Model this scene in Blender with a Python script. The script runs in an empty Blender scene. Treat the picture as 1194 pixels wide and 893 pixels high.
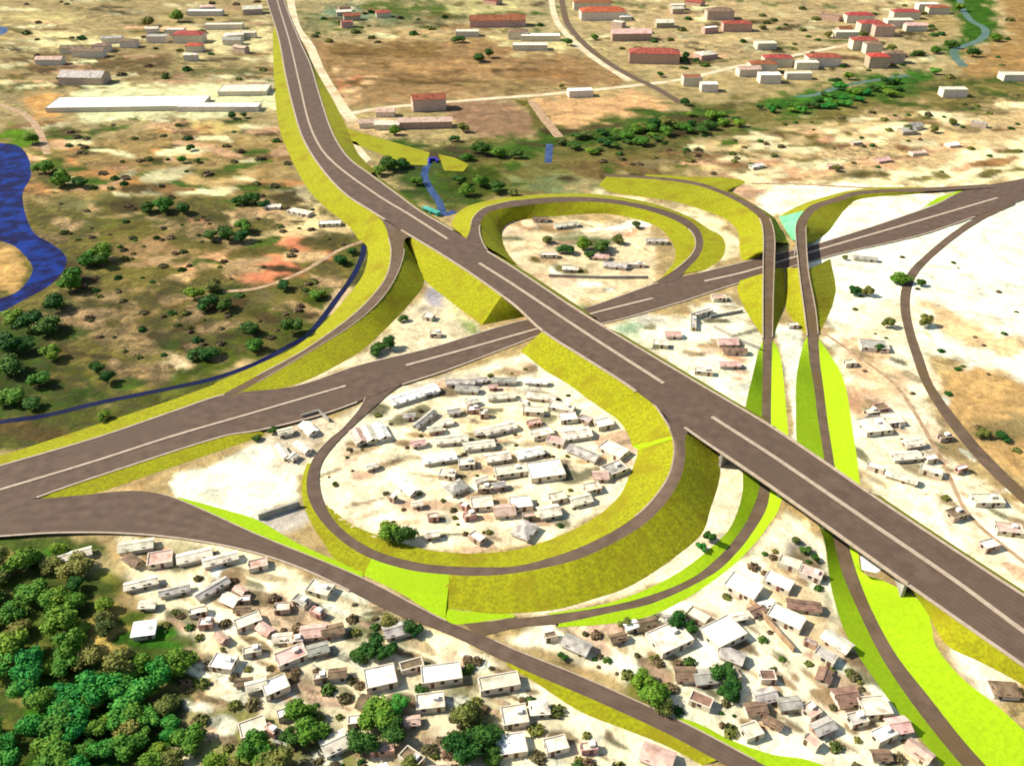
import bpy, bmesh, math, random
import numpy as np
from mathutils import Vector, Matrix
from mathutils.geometry import delaunay_2d_cdt
random.seed(7); rng = np.random.default_rng(7)
R = math.radians
sc = bpy.context.scene
COL = sc.collection

# ------------------------------------------------------------------ camera
H = 200.0; PITCH = R(33); F = 1034.0; CU, CV = 597.0, 446.5
cam = bpy.data.cameras.new('camera'); co = bpy.data.objects.new('camera', cam); COL.objects.link(co)
co.location = (0, 0, H); co.rotation_euler = (R(90) - PITCH, 0, 0)
cam.sensor_width = 36; cam.lens = 36 * F / 1194; cam.clip_start = 1; cam.clip_end = 60000
sc.camera = co
SP, CP = math.sin(PITCH), math.cos(PITCH)

def P(u, v, z=0.0):
    """ground point seen at photo position (u,v), at height z"""
    a = (u - CU) / F; b = -(v - CV) / F
    dx, dy, dz = a, CP + b * SP, -SP + b * CP
    t = (z - H) / dz
    return Vector((t * dx, t * dy, z))

def UV(x, y, z=0.0):
    dz = z - H
    f = y * CP - dz * SP; up = y * SP + dz * CP
    return CU + F * x / f, CV - F * up / f

# ------------------------------------------------------------------ materials
def lin(c):
    c = c / 255.0
    return c / 12.92 if c <= 0.04045 else ((c + 0.055) / 1.055) ** 2.4
GAIN = 1.72
def alb(r, g, b, k=1.0):
    """surface colour of something that shows as (r,g,b) when lit flat"""
    return tuple(min(0.86, max(0.003, lin(c) / GAIN * k)) for c in (r, g, b))

def mat(name, c1, c2=None, scale=0.4, rough=0.9, detail=6, bump=0.0, bscale=3.0, rand=0.0, c3=None, scale3=0.05, spec=0.2, contrast=(0.35, 0.65)):
    m = bpy.data.materials.new(name); m.use_nodes = True
    nt = m.node_tree; N = nt.nodes; L = nt.links
    bs = N['Principled BSDF']; bs.inputs['Roughness'].default_value = rough
    bs.inputs['Specular IOR Level'].default_value = spec
    c2 = c2 or c1
    geo = N.new('ShaderNodeNewGeometry')
    n = N.new('ShaderNodeTexNoise'); n.inputs['Scale'].default_value = scale; n.inputs['Detail'].default_value = detail
    L.new(geo.outputs['Position'], n.inputs['Vector'])
    r = N.new('ShaderNodeValToRGB'); r.color_ramp.elements[0].position = contrast[0]; r.color_ramp.elements[1].position = contrast[1]
    r.color_ramp.elements[0].color = (*c1, 1); r.color_ramp.elements[1].color = (*c2, 1)
    L.new(n.outputs['Fac'], r.inputs['Fac'])
    out = r.outputs['Color']
    if c3:
        n3 = N.new('ShaderNodeTexNoise'); n3.inputs['Scale'].default_value = scale3; n3.inputs['Detail'].default_value = 5
        L.new(geo.outputs['Position'], n3.inputs['Vector'])
        mr = N.new('ShaderNodeMapRange'); mr.inputs['From Min'].default_value = 0.5; mr.inputs['From Max'].default_value = 0.68
        L.new(n3.outputs['Fac'], mr.inputs['Value'])
        mx = N.new('ShaderNodeMix'); mx.data_type = 'RGBA'
        L.new(mr.outputs['Result'], mx.inputs['Factor']); L.new(out, mx.inputs[6]); mx.inputs[7].default_value = (*c3, 1)
        out = mx.outputs[2]
    if rand:
        oi = N.new('ShaderNodeObjectInfo'); mr = N.new('ShaderNodeMapRange')
        mr.inputs['To Min'].default_value = 1 - rand; mr.inputs['To Max'].default_value = 1 + rand
        L.new(oi.outputs['Random'], mr.inputs['Value'])
        hs = N.new('ShaderNodeHueSaturation'); L.new(mr.outputs['Result'], hs.inputs['Value']); L.new(out, hs.inputs['Color'])
        m2 = N.new('ShaderNodeMapRange'); m2.inputs['To Min'].default_value = 0.5 + rand * 0.12; m2.inputs['To Max'].default_value = 0.5 - rand * 0.12
        L.new(oi.outputs['Random'], m2.inputs['Value']); L.new(m2.outputs['Result'], hs.inputs['Hue'])
        out = hs.outputs['Color']
    L.new(out, bs.inputs['Base Color'])
    if bump:
        nb = N.new('ShaderNodeTexNoise'); nb.inputs['Scale'].default_value = bscale; nb.inputs['Detail'].default_value = 5
        L.new(geo.outputs['Position'], nb.inputs['Vector'])
        b = N.new('ShaderNodeBump'); b.inputs['Strength'].default_value = 0.6; b.inputs['Distance'].default_value = bump
        L.new(nb.outputs['Fac'], b.inputs['Height']); L.new(b.outputs['Normal'], bs.inputs['Normal'])
    return m

M = {}
M['asphalt'] = mat('asphalt', alb(106, 85, 68), alb(124, 101, 82), 0.25, 0.85, 8, bump=0.03, bscale=2, c3=alb(114, 93, 74), scale3=0.03)
M['asphalt_old'] = mat('asphalt_old', alb(108, 88, 66), alb(130, 106, 84), 0.2, 0.9, 8, c3=alb(120, 96, 62), scale3=0.04)
def wear(m):
    nt = m.node_tree; N = nt.nodes; L = nt.links; bs = N['Principled BSDF']; src = bs.inputs['Base Color'].links[0].from_socket
    a = N.new('ShaderNodeAttribute'); a.attribute_name = 'across'
    mu = N.new('ShaderNodeMath'); mu.operation = 'MULTIPLY'; mu.inputs[1].default_value = 2 * math.pi; L.new(a.outputs['Fac'], mu.inputs[0])
    c = N.new('ShaderNodeMath'); c.operation = 'COSINE'; L.new(mu.outputs[0], c.inputs[0])
    g = N.new('ShaderNodeNewGeometry'); n = N.new('ShaderNodeTexNoise'); n.inputs['Scale'].default_value = .07; n.inputs['Detail'].default_value = 6; L.new(g.outputs['Position'], n.inputs['Vector'])
    k = N.new('ShaderNodeMath'); k.operation = 'MULTIPLY'; L.new(c.outputs[0], k.inputs[0]); L.new(n.outputs['Fac'], k.inputs[1])
    v = N.new('ShaderNodeMath'); v.operation = 'MULTIPLY_ADD'; v.inputs[1].default_value = .11; v.inputs[2].default_value = 1.0; L.new(k.outputs[0], v.inputs[0])
    h = N.new('ShaderNodeHueSaturation'); L.new(v.outputs[0], h.inputs['Value']); L.new(src, h.inputs['Color']); L.new(h.outputs[0], bs.inputs['Base Color'])
wear(M['asphalt']); wear(M['asphalt_old'])
M['kerb'] = mat('kerb', alb(196, 172, 144), alb(216, 194, 166), 0.5, 0.8)
M['concrete'] = mat('concrete', alb(170, 162, 148), alb(205, 195, 178), 0.3, 0.85)
M['fill'] = mat('embankment_grass', alb(152, 150, 0), alb(186, 183, 0), 0.9, 0.95, 8, bump=0.22, bscale=1.3, c3=alb(160, 146, 18), scale3=0.09)
M['cut'] = mat('cut_grass', alb(170, 206, 0), alb(188, 224, 2), 0.8, 0.95, 8, bump=0.15, bscale=1.3, c3=alb(176, 208, 6), scale3=0.05)
M['dkfill'] = M['fill']
M['water'] = mat('river_water', alb(0, 8, 70), alb(6, 54, 140), 0.10, 0.6, 5, bump=0.6, bscale=0.2, c3=alb(4, 16, 80), scale3=0.06, spec=0.08, contrast=(.42, .58))
M['canal'] = mat('canal_water', alb(2, 8, 44), alb(8, 18, 74), 0.1, 0.4, 4, bump=0.2, bscale=0.4)
M['stream'] = mat('stream_water', alb(36, 62, 110), alb(80, 100, 140), 0.15, 0.4, 4, bump=0.2, bscale=0.4)
M['palestream'] = mat('pale_stream_water', alb(84, 116, 84), alb(116, 140, 116), 0.1, 0.4, 4)
M['mint'] = mat('mint_apron', alb(110, 220, 140), alb(150, 245, 175), 0.2, 0.8)
M['teal'] = mat('teal_paint', alb(70, 180, 150), alb(110, 210, 185), 0.4, 0.6)
M['purple'] = mat('purple_paint', alb(85, 60, 225), alb(120, 100, 240), 0.6, 0.5)
M['dirt'] = mat('pale_dirt', alb(235, 212, 160), alb(255, 240, 200), 0.15, 0.95, 8, c3=alb(222, 190, 140), scale3=0.05)
M['track'] = mat('brown_dirt', alb(176, 138, 98), alb(222, 188, 146), 0.3, 0.95, 8)
M['deck'] = mat('deck_concrete', alb(110, 100, 88), alb(140, 128, 112), 0.3, 0.85)
M['dark'] = mat('dark_opening', (0.02, 0.017, 0.015), (0.04, 0.03, 0.03), 1, 0.4)
M['door'] = mat('door_paint', (0.10, 0.05, 0.03), (0.16, 0.09, 0.05), 1, 0.6, rand=0.3)
M['bark'] = mat('bark', (0.09, 0.06, 0.04), (0.15, 0.11, 0.07), 2, 0.95)
def leafmat(name, a, b, rand=0.25):
    m = mat(name, a, b, 0.45, 0.8, 3, rand=rand)
    return m
M['leaf_dark'] = leafmat('leaf_dark', (0.018, 0.065, 0.006), (0.05, 0.12, 0.012))
M['leaf_mid'] = leafmat('leaf_mid', (0.055, 0.145, 0.008), (0.13, 0.23, 0.016))
M['leaf_emerald'] = leafmat('leaf_emerald', (0.014, 0.16, 0.014), (0.08, 0.27, 0.03))
M['leaf_olive'] = leafmat('leaf_olive', (0.085, 0.105, 0.018), (0.17, 0.17, 0.03))
M['dry'] = leafmat('dry_scrub', (0.09, 0.065, 0.025), (0.16, 0.12, 0.05), 0.3)
ROOF = {
 'white': mat('roof_white', (.72, .68, .58), (.84, .81, .70), 0.5, 0.7, 6, rand=0.08, c3=(.5, .45, .36), scale3=0.35),
 'cream': mat('roof_cream', (.58, .51, .36), (.74, .66, .49), 0.5, 0.8, 6, rand=0.14, c3=(.4, .33, .22), scale3=0.35),
 'grey': mat('roof_grey', (.30, .27, .21), (.44, .40, .32), 0.5, 0.7, 6, rand=0.2, c3=(.2, .17, .14), scale3=0.35),
 'pink': mat('roof_pink', (.48, .30, .23), (.62, .42, .32), 0.5, 0.8, 6, rand=0.14, c3=(.38, .22, .15), scale3=0.35),
 'brown': mat('roof_brown', (.16, .10, .06), (.25, .16, .09), 0.5, 0.8, 6, rand=0.2, c3=(.10, .07, .04), scale3=0.35),
 'red': mat('roof_red', (.33, .05, .02), (.46, .11, .045), 0.5, 0.8, 6, rand=0.2, c3=(.26, .04, .02), scale3=0.35),
 'rust': mat('roof_rust', (.22, .05, .025), (.34, .10, .05), 0.5, 0.8, 6, rand=0.2, c3=(.15, .04, .02), scale3=0.35),
}
WALL = {
 'cream': mat('wall_cream', (.52, .43, .30), (.66, .57, .42), 0.8, 0.9, 5, rand=0.15),
 'tan': mat('wall_tan', (.34, .25, .16), (.46, .36, .25), 0.8, 0.9, 5, rand=0.2),
 'pink': mat('wall_pink', (.40, .22, .16), (.52, .32, .24), 0.8, 0.9, 5, rand=0.15),
}

# ------------------------------------------------------------------ helpers
def mk(name, verts, faces, m, parent=None, smooth=False, kind=None, label=None, cat=None, group=None, loc=None):
    me = bpy.data.meshes.new(name); me.from_pydata([tuple(v) for v in verts], [], faces); me.update()
    if m: me.materials.append(m)
    if smooth: me.polygons.foreach_set('use_smooth', [True] * len(me.polygons))
    o = bpy.data.objects.new(name, me); COL.objects.link(o)
    if parent: o.parent = parent
    if loc is not None: o.location = loc
    tag(o, label, cat, group, kind)
    return o
def tag(o, label=None, cat=None, group=None, kind=None):
    if label: o['label'] = label
    if cat: o['category'] = cat
    if group: o['group'] = group
    if kind: o['kind'] = kind
def empty(name, loc=(0, 0, 0), rz=0):
    o = bpy.data.objects.new(name, None); COL.objects.link(o); o.location = loc; o.rotation_euler = (0, 0, rz)
    o.empty_display_size = 1
    return o

def catmull(pts, n=8):
    pts = [Vector(p) for p in pts]
    if len(pts) < 3: return [pts[0].lerp(pts[-1], i / n) for i in range(n + 1)]
    out = []
    ext = [pts[0] * 2 - pts[1]] + pts + [pts[-1] * 2 - pts[-2]]
    for i in range(1, len(ext) - 2):
        p0, p1, p2, p3 = ext[i - 1:i + 3]
        # centripetal-like damping
        d1 = (p2 - p1).length
        t1 = (p2 - p0); t2 = (p3 - p1)
        if t1.length > 0: t1 = t1 / t1.length * d1
        if t2.length > 0: t2 = t2 / t2.length * d1
        for k in range(n):
            t = k / n
            h1 = 2 * t**3 - 3 * t**2 + 1; h2 = -2 * t**3 + 3 * t**2; h3 = t**3 - 2 * t**2 + t; h4 = t**3 - t**2
            out.append(p1 * h1 + p2 * h2 + t1 * h3 + t2 * h4)
    out.append(pts[-1])
    return out
def resample(pts, n):
    L = [0]
    for a, b in zip(pts, pts[1:]): L.append(L[-1] + (b - a).length)
    out = []; j = 0
    for i in range(n):
        s = L[-1] * i / (n - 1)
        while j < len(L) - 2 and L[j + 1] < s: j += 1
        d = L[j + 1] - L[j]
        out.append(pts[j].lerp(pts[j + 1], 0 if d == 0 else (s - L[j]) / d))
    return out
def interp(stops, x):
    if x <= stops[0][0]: return stops[0][1]
    for (a, za), (b, zb) in zip(stops, stops[1:]):
        if x <= b:
            t = (x - a) / (b - a); t = t * t * (3 - 2 * t)
            return za + (zb - za) * t
    return stops[-1][1]

def edge(px, zf, n=160, smooth=True):
    """edge traced in the photo -> dense world polyline; zf(u,v,frac)"""
    p2 = [Vector((u, v, 0)) for u, v in px]
    d = resample(catmull(p2) if smooth and len(px) > 2 else (p2 if len(px) > 1 else p2), n)
    return [P(q.x, q.y, zf(q.x, q.y, i / (n - 1))) for i, q in enumerate(d)]
def sub(ed, a, b, n=60):
    """piece of a world edge between the points nearest to photo positions a and b"""
    def near(p):
        best = None
        for i, q in enumerate(ed):
            u, v = UV(q.x, q.y, q.z); dd = (u - p[0])**2 + (v - p[1])**2
            if best is None or dd < best[0]: best = (dd, i)
        return best[1]
    i, j = near(a), near(b)
    seg = ed[i:j + 1] if i <= j else ed[j:i + 1][::-1]
    if len(seg) < 2: seg = [ed[i], ed[min(i + 1, len(ed) - 1)]]
    return resample(seg, n)

FOOT = []   # xy footprints, to keep houses and trees off the roads
def foot(a, b):
    FOOT.append(np.array([(p.x, p.y) for p in a] + [(p.x, p.y) for p in reversed(b)]))

def loft(name, A, B, m, rows=1, kind='structure', parent=None, noise=0.0, footprint=True, **kw):
    n = max(len(A), len(B)); A = resample(A, n); B = resample(B, n)
    V = []; Fc = []
    for j in range(rows + 1):
        t = j / rows
        for i in range(n):
            p = A[i].lerp(B[i], t)
            if noise and 0 < j < rows: p = p + Vector((0, 0, noise * random.uniform(-1, 1)))
            V.append(p)
    for j in range(rows):
        for i in range(n - 1):
            a = j * n + i; Fc.append((a, a + 1, a + n + 1, a + n))
    # face up
    up = 0
    for f in Fc[:: max(1, len(Fc) // 20)]:
        up += (Vector(V[f[1]]) - Vector(V[f[0]])).cross(Vector(V[f[3]]) - Vector(V[f[0]])).z
    if up < 0: Fc = [tuple(reversed(f)) for f in Fc]
    if footprint: foot(A, B)
    o = mk(name, V, Fc, m, parent, smooth=rows > 1, kind=kind if not parent else None, **kw)
    if m in (M.get('asphalt'), M.get('asphalt_old')):
        at = o.data.attributes.new('across', 'FLOAT', 'POINT'); w = (A[n // 2] - B[n // 2]).length
        lanes = max(2, round(w / 3.4)); at.data.foreach_set('value', [j / rows * lanes * 2 for j in range(rows + 1) for _ in range(n)])
    return o

def ribbon(name, line, w, h, m, dz=0.0, parent=None, kind='structure', **kw):
    """raised kerb / median strip of width w and height h along a world line"""
    n = len(line); V = []; Fc = []
    for i, p in enumerate(line):
        t = (line[min(i + 1, n - 1)] - line[max(i - 1, 0)]); t.z = 0
        if t.length < 1e-6: t = Vector((1, 0, 0))
        t.normalize(); s = Vector((-t.y, t.x, 0)) * w / 2
        V += [p - s + Vector((0, 0, dz - 0.1)), p - s + Vector((0, 0, dz + h)), p + s + Vector((0, 0, dz + h)), p + s + Vector((0, 0, dz - 0.1))]
    for i in range(n - 1):
        a = i * 4; b = a + 4
        for k in range(4): Fc.append((a + k, a + (k + 1) % 4, b + (k + 1) % 4, b + k))
    Fc.append((3, 2, 1, 0)); e = (n - 1) * 4; Fc.append((e, e + 1, e + 2, e + 3))
    o = mk(name, V, Fc, m, parent, kind=kind if not parent else None, **kw)
    bm = bmesh.new(); bm.from_mesh(o.data); bmesh.ops.recalc_face_normals(bm, faces=bm.faces); bm.to_mesh(o.data); bm.free()
    return o

def slab(name, A, B, top, bot, m, parent=None, **kw):
    """solid between two edge lines, from z+top down to z+bot"""
    n = max(len(A), len(B)); A = resample(A, n); B = resample(B, n); V = []; Fc = []
    for a, b in zip(A, B):
        V += [a + Vector((0, 0, top)), b + Vector((0, 0, top)), b + Vector((0, 0, bot)), a + Vector((0, 0, bot))]
    for i in range(n - 1):
        a = i * 4; b = a + 4
        for k in range(4): Fc.append((a + k, a + (k + 1) % 4, b + (k + 1) % 4, b + k))
    Fc.append((3, 2, 1, 0)); e = (n - 1) * 4; Fc.append((e, e + 1, e + 2, e + 3))
    o = mk(name, V, Fc, m, parent, **kw)
    bm = bmesh.new(); bm.from_mesh(o.data); bmesh.ops.recalc_face_normals(bm, faces=bm.faces); bm.to_mesh(o.data); bm.free()
    return o

def offset_line(line, k, z=0.0, side=1):
    """line moved sideways by k times its height, dropped to z"""
    n = len(line); out = []
    for i, p in enumerate(line):
        t = (line[min(i + 1, n - 1)] - line[max(i - 1, 0)]); t.z = 0
        if t.length < 1e-6: t = Vector((1, 0, 0))
        t.normalize(); s = Vector((-t.y, t.x, 0)) * side
        q = p + s * max(0.3, k * (p.z - z)); q.z = z; out.append(q)
    return out
G0 = lambda u, v, f: 0.03     # toe of a bank
def toe(px): return edge(px, G0, 60)

# ------------------------------------------------------------------ main highway
SMAIN = [(150, .5), (192, .6), (335, 3), (466, 6), (608, 8), (766, 8.4), (890, 8.2), (978, 7.6), (1108, 6.2), (1307, 5.6), (1492, 6.2), (1800, 6.2)]
zmain = lambda u, v, f: interp(SMAIN, .6 * u + v)
mainL = edge([(296, -60), (311, 0), (325, 45), (333, 88), (342, 126), (353, 161), (373, 194), (401, 225), (436, 248), (469, 269), (517, 298), (552, 321), (600, 356), (633, 386), (683, 418), (733, 450), (799, 499), (900, 568), (1044, 671), (1194, 776), (1300, 850), (1480, 976)], zmain, 440)
mainR = edge([(318, -60), (331, 0), (348, 45), (362, 76), (373, 113), (388, 156), (406, 184), (431, 203), (461, 225), (491, 247), (527, 268), (563, 290), (600, 313), (688, 371), (811, 445), (900, 498), (1033, 588), (1160, 672), (1194, 694), (1310, 770), (1500, 893)], zmain, 440)
loft('main_highway', mainL, mainR, M['asphalt'], rows=4)
def lift(l, d): return [p + Vector((0, 0, d)) for p in l]
for nm, a, b in (('kerb', (296, -60), (447, 256)), ('kerb', (469, 269), (742, 456)), ('kerb', (799, 499), (1480, 976))):
    ribbon(nm, sub(mainL, a, b, 140), 1.15, 0.16, M['kerb'])
for nm, a, b in (('kerb', (318, -60), (527, 268)), ('kerb', (568, 293), (1500, 893))):
    ribbon(nm, sub(mainR, a, b, 140), 1.0, 0.16, M['kerb'])
def median(px, zf, w=0.9, n=120):
    return ribbon('median_strip', edge(px, zf, n), w, 0.2, M['kerb'])
median([(307, -60), (323, 0), (338, 50), (350, 101), (363, 151), (383, 184), (436, 225), (480, 252), (522, 279)], zmain, 1.4)
median([(559, 307), (600, 333), (690, 393), (774, 447)], zmain, 1.5)
median([(830, 486), (900, 531), (1010, 606), (1111, 675), (1194, 736), (1300, 810), (1480, 930)], zmain, 1.5)

# ------------------------------------------------------------------ cross road
zx = lambda u, v, f: interp([(0, 1.2), (262, 1.0), (420, .6), (600, .2), (1194, .45)], u)
crossT = edge([(-120, 577), (0, 543), (113, 510), (201, 480), (262, 460), (345, 450), (418, 426), (501, 406), (600, 376), (640, 369), (686, 358), (776, 327), (817, 318), (890, 300), (952, 285), (1088, 240), (1125, 222), (1194, 208), (1300, 182), (1500, 135)], zx, 300)
crossB = edge([(-120, 626), (0, 600), (40, 581), (151, 543), (262, 508), (300, 502), (376, 483), (426, 465), (464, 450), (520, 432), (600, 402), (633, 390), (708, 376), (791, 353), (852, 333), (970, 298), (1070, 275), (1136, 253), (1194, 233), (1300, 197), (1500, 143)], zx, 300)
loft('cross_road', crossT, crossB, M['asphalt'], rows=2)
for a, b in (((-120, 577), (262, 460)), ((345, 450), (640, 369)), ((686, 358), (765, 331)), ((817, 318), (1110, 228))):
    ribbon('kerb', sub(crossT, a, b, 90), 0.8, 0.14, M['kerb'])
for a, b in (((40, 581), (415, 470)), ((470, 449), (1136, 253))):
    ribbon('kerb', sub(crossB, a, b, 120), 0.8, 0.14, M['kerb'])
median([(-100, 600), (0, 571), (113, 537), (200, 509), (300, 480), (403, 450)], zx, 1.25)
median([(474, 426), (540, 408), (600, 391), (693, 365), (761, 348)], zx, 1.5)
median([(822, 328), (870, 317), (949, 293), (1060, 261), (1163, 231)], zx, 1.7)
# banks of the cross road
loft('embankment', sub(crossT, (-120, 577), (262, 460)), toe([(-130, 565), (0, 531), (113, 495), (201, 466), (262, 444)]), M['fill'], 3, noise=.1)
loft('embankment', sub(crossB, (44, 580), (300, 502)), toe([(50, 586), (75, 584), (121, 572), (176, 553), (234, 533), (310, 507)]), M['fill'], 3, noise=.1)
# ------------------------------------------------------------------ frontage road, lower left to lower right
zfr = lambda u, v, f: interp([(-100, 1.2), (50, 1.17), (130, .7), (200, .3), (400, .25), (700, .5), (1000, .5)], u)
frT = edge([(-120, 600), (30, 583), (96, 577), (151, 572), (189, 576), (227, 590), (300, 623), (421, 673), (519, 723), (569, 743), (600, 757), (660, 781), (718, 806), (801, 844), (879, 885), (990, 945)], zfr, 240)
frB = edge([(-120, 632), (0, 625), (68, 621), (151, 622), (227, 630), (300, 645), (355, 664), (406, 688), (451, 711), (527, 741), (600, 776), (700, 819), (776, 854), (834, 885), (950, 945)], zfr, 240)
loft('frontage_road', lift(frT, -.012), lift(frB, -.012), M['asphalt'], rows=2)
ribbon('kerb', sub(frB, (-120, 632), (406, 688), 120), 0.7, 0.14, M['kerb'])
ribbon('kerb', sub(frT, (190, 576), (519, 723), 90), 0.35, 0.14, M['kerb'])
ribbon('kerb', sub(frT, (575, 746), (879, 885), 90), 0.35, 0.14, M['kerb'])
loft('verge', sub(frT, (205, 581), (421, 673)), toe([(207, 579), (262, 594), (300, 606), (345, 632), (385, 650), (423, 664)]), M['cut'], 2)
loft('embankment', sub(frB, (588, 772), (834, 885)), toe([(592, 776), (625, 796), (676, 829), (726, 849), (776, 869), (819, 892)]), M['fill'], 2)
loft('verge', sub(frT, (765, 828), (960, 930)), toe([(776, 832), (814, 843), (852, 862), (900, 879), (944, 886), (1010, 915)]), M['cut'], 2)

# ------------------------------------------------------------------ left ramp (highway down to cross road)
zg = lambda u, v, f: interp([(0, 7.3), (.15, 6.9), (.55, 3.4), (.85, 1.1), (1, 1.0)], f)
gL = edge([(440, 252), (448, 261), (453, 277), (456, 295), (451, 321), (436, 343), (413, 366), (383, 389), (350, 411), (300, 438), (255, 462)], zg, 120)
gR = edge([(480, 276), (472, 279), (471, 295), (466, 313), (454, 336), (436, 358), (408, 381), (376, 401), (338, 424), (300, 446), (262, 467)], zg, 120)
loft('left_ramp', lift(gL, -.01), lift(gR, -.01), M['asphalt_old'], rows=2)
ribbon('kerb', sub(gL, (453, 277), (300, 438), 90), 0.6, 0.14, M['kerb'])
ribbon('kerb', sub(gR, (471, 290), (300, 446), 90), 0.35, 0.12, M['kerb'])
# bank of the highway on its left side, top to the ramp
loft('embankment', sub(mainL, (320, 30), (443, 253), 120) + [gL[3], gL[6]], toe([(318, 40), (320, 101), (326, 151), (340, 186), (360, 222), (383, 245), (406, 263), (418, 279)]), M['fill'], 4, noise=.15)
loft('embankment', sub(gL[6:], (447, 258), (255, 462), 100), toe([(418, 279), (427, 286), (429, 298), (423, 321), (405, 345), (380, 374), (345, 404), (300, 425), (250, 447)]), M['fill'], 4, noise=.15)
loft('embankment', [sub(mainL, (469, 269), (517, 298))[0] + Vector((0, 0, -.02))] + sub(gR, (472, 283), (266, 466), 100), toe([(474, 286), (488, 308), (495, 328), (482, 349), (451, 382), (421, 409), (376, 435), (345, 448), (275, 464)]), M['fill'], 4, noise=.15)
# highway bank between left ramp and the overpass
loft('embankment', sub(mainL, (469, 269), (585, 346)), toe([(474, 286), (491, 322), (527, 353), (562, 379)]), M['fill'], 4, noise=.15)
e0 = sub(mainL, (469, 269), (585, 346))[-1]
loft('embankment', [e0 + Vector((0, 0, -.02)), P(615, 348, 7), P(650, 350, 6.5)], [P(562, 379, .03), P(600, 371, .05), P(650, 362, .05)], M['fill'], 3)
# ------------------------------------------------------------------ lower loop
zl = lambda u, v, f: interp([(0, .5), (.12, .35), (.30, .3), (.5, 1.6), (.75, 5), (.95, 7.8), (1, 7.75)], f)
lO = edge([(415, 455), (426, 463), (401, 498), (383, 513), (366, 533), (358, 556), (359, 578), (370, 601), (393, 626), (426, 648), (476, 664), (527, 670), (565, 671), (600, 668), (638, 661), (676, 651), (713, 634), (751, 611), (776, 586), (793, 558), (799, 533), (799, 510), (806, 498)], zl, 240)
lI = edge([(490, 440), (464, 451), (441, 470), (408, 500), (387, 522), (375, 540), (372, 558), (376, 581), (388, 604), (408, 624), (441, 643), (489, 656), (527, 660), (565, 661), (600, 660), (638, 651), (676, 638), (713, 620), (743, 600), (766, 576), (781, 551), (786, 526), (784, 508), (776, 491), (761, 470), (740, 455)], zl, 240)
loft('loop_ramp', lift(lO, -.014), lift(lI, -.014), M['asphalt'], rows=3)
ribbon('kerb', sub(lI, (740, 600), (748, 461), 90), 0.55, 0.14, M['kerb'])
ribbon('kerb', sub(lO, (426, 463), (366, 533), 40), 0.35, 0.12, M['kerb'])
# outer bank
loft('embankment', sub(lO, (362, 540), (433, 652), 80), toe([(358, 540), (352, 560), (353, 582), (361, 606), (378, 634), (395, 657), (424, 672)]), M['fill'], 3, noise=.1)
loft('verge', sub(lO, (433, 652), (524, 670), 60), toe([(424, 670), (470, 693), (500, 712), (519, 722)]), M['cut'], 2)
loft('embankment', sub(lO, (524, 670), (799, 506), 120), toe([(512, 708), (540, 711), (570, 715), (600, 715), (650, 710), (696, 697), (726, 687), (751, 674), (786, 650), (819, 621), (829, 591), (838, 563), (840, 540), (834, 524)]), M['fill'], 5, noise=.2)
loft('verge', edge([(519, 723), (512, 708), (540, 712), (600, 716)], G0, 30, smooth=False), edge([(519, 723), (530, 728), (545, 727), (600, 719)], G0, 30, smooth=False), M['cut'], 1)
# inner bank
loft('embankment', sub(lI, (380, 590), (784, 510), 140), toe([(381, 588), (408, 610), (441, 624), (486, 638), (514, 643), (552, 645), (600, 641), (638, 630), (673, 615), (701, 598), (723, 577), (731, 561), (742, 534), (744, 523)]), M['fill'], 5, noise=.2)
# highway bank below the overpass
tA = sub(mainL, (633, 386), (742, 456), 60) + sub(lI, (747, 460), (784, 508), 40)
loft('embankment', tA, toe([(607, 409), (634, 431), (661, 447), (684, 464), (704, 478), (721, 490), (733, 508), (737, 520)]), M['fill'], 4, noise=.15)
loft('embankment', [tA[0], P(675, 378, 6.5), P(705, 388, 6)], toe([(607, 409), (645, 395), (700, 384)]), M['fill'], 3)
loft('embankment', [P(784, 508, 7.6), P(784, 512, 7.4)], [P(737, 520, .05), P(744, 524, .05)], M['cut'], 2)  # sunlit ridge along the bank seam, painted in with the brighter lime grass
# right-hand banks of the highway
def nebank(a, b, k=1.5, z0=.03):
    l = sub(mainR, a, b, 80); loft('embankment', l, offset_line(l, k, z0, 1 if True else -1), M['fill'], 3, noise=.1)
loft('embankment', sub(mainR, (352, 55), (431, 203), 80), toe([(356, 60), (374, 92), (389, 118), (404, 148), (418, 180), (438, 200)]), M['fill'], 3, noise=.15)
nebank((431, 203), (524, 266)); nebank((566, 292), (672, 360)); nebank((702, 380), (880, 486)); nebank((1012, 574), (1500, 893))
# lower right bank
loft('embankment', sub(mainL, (1060, 682), (1480, 976), 60), toe([(1066, 692), (1082, 716), (1104, 752), (1140, 770), (1194, 799), (1290, 866), (1460, 990)]), M['fill'], 3, noise=.1)

# ------------------------------------------------------------------ upper loop
zu = lambda u, v, f: interp([(0, 7.9), (.1, 7.7), (.5, 5.0), (.85, 1.0), (1, .35)], f)
uO = edge([(532, 288), (543, 279), (548, 268), (551, 255), (562, 244), (580, 238), (600, 234), (650, 230), (701, 231), (751, 239), (789, 250), (812, 264), (820, 281), (816, 297), (803, 312), (790, 326)], zu, 160)
uI = edge([(585, 303), (568, 291), (561, 278), (559, 266), (563, 254), (574, 246), (600, 241), (650, 236), (701, 236), (745, 243), (780, 254), (803, 267), (811, 281), (807, 296), (786, 315), (755, 334)], zu, 160)
loft('loop_ramp', lift(uO, -.012), lift(uI, -.012), M['asphalt'], rows=2)
ribbon('kerb', sub(uI, (568, 291), (559, 264), 30), 0.6, 0.14, M['kerb'])
ribbon('kerb', sub(uO, (549, 262), (600, 234), 40), 0.5, 0.14, M['kerb'])
ribbon('kerb', sub(uI, (803, 267), (786, 315), 50), 0.6, 0.14, M['kerb'])
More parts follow.
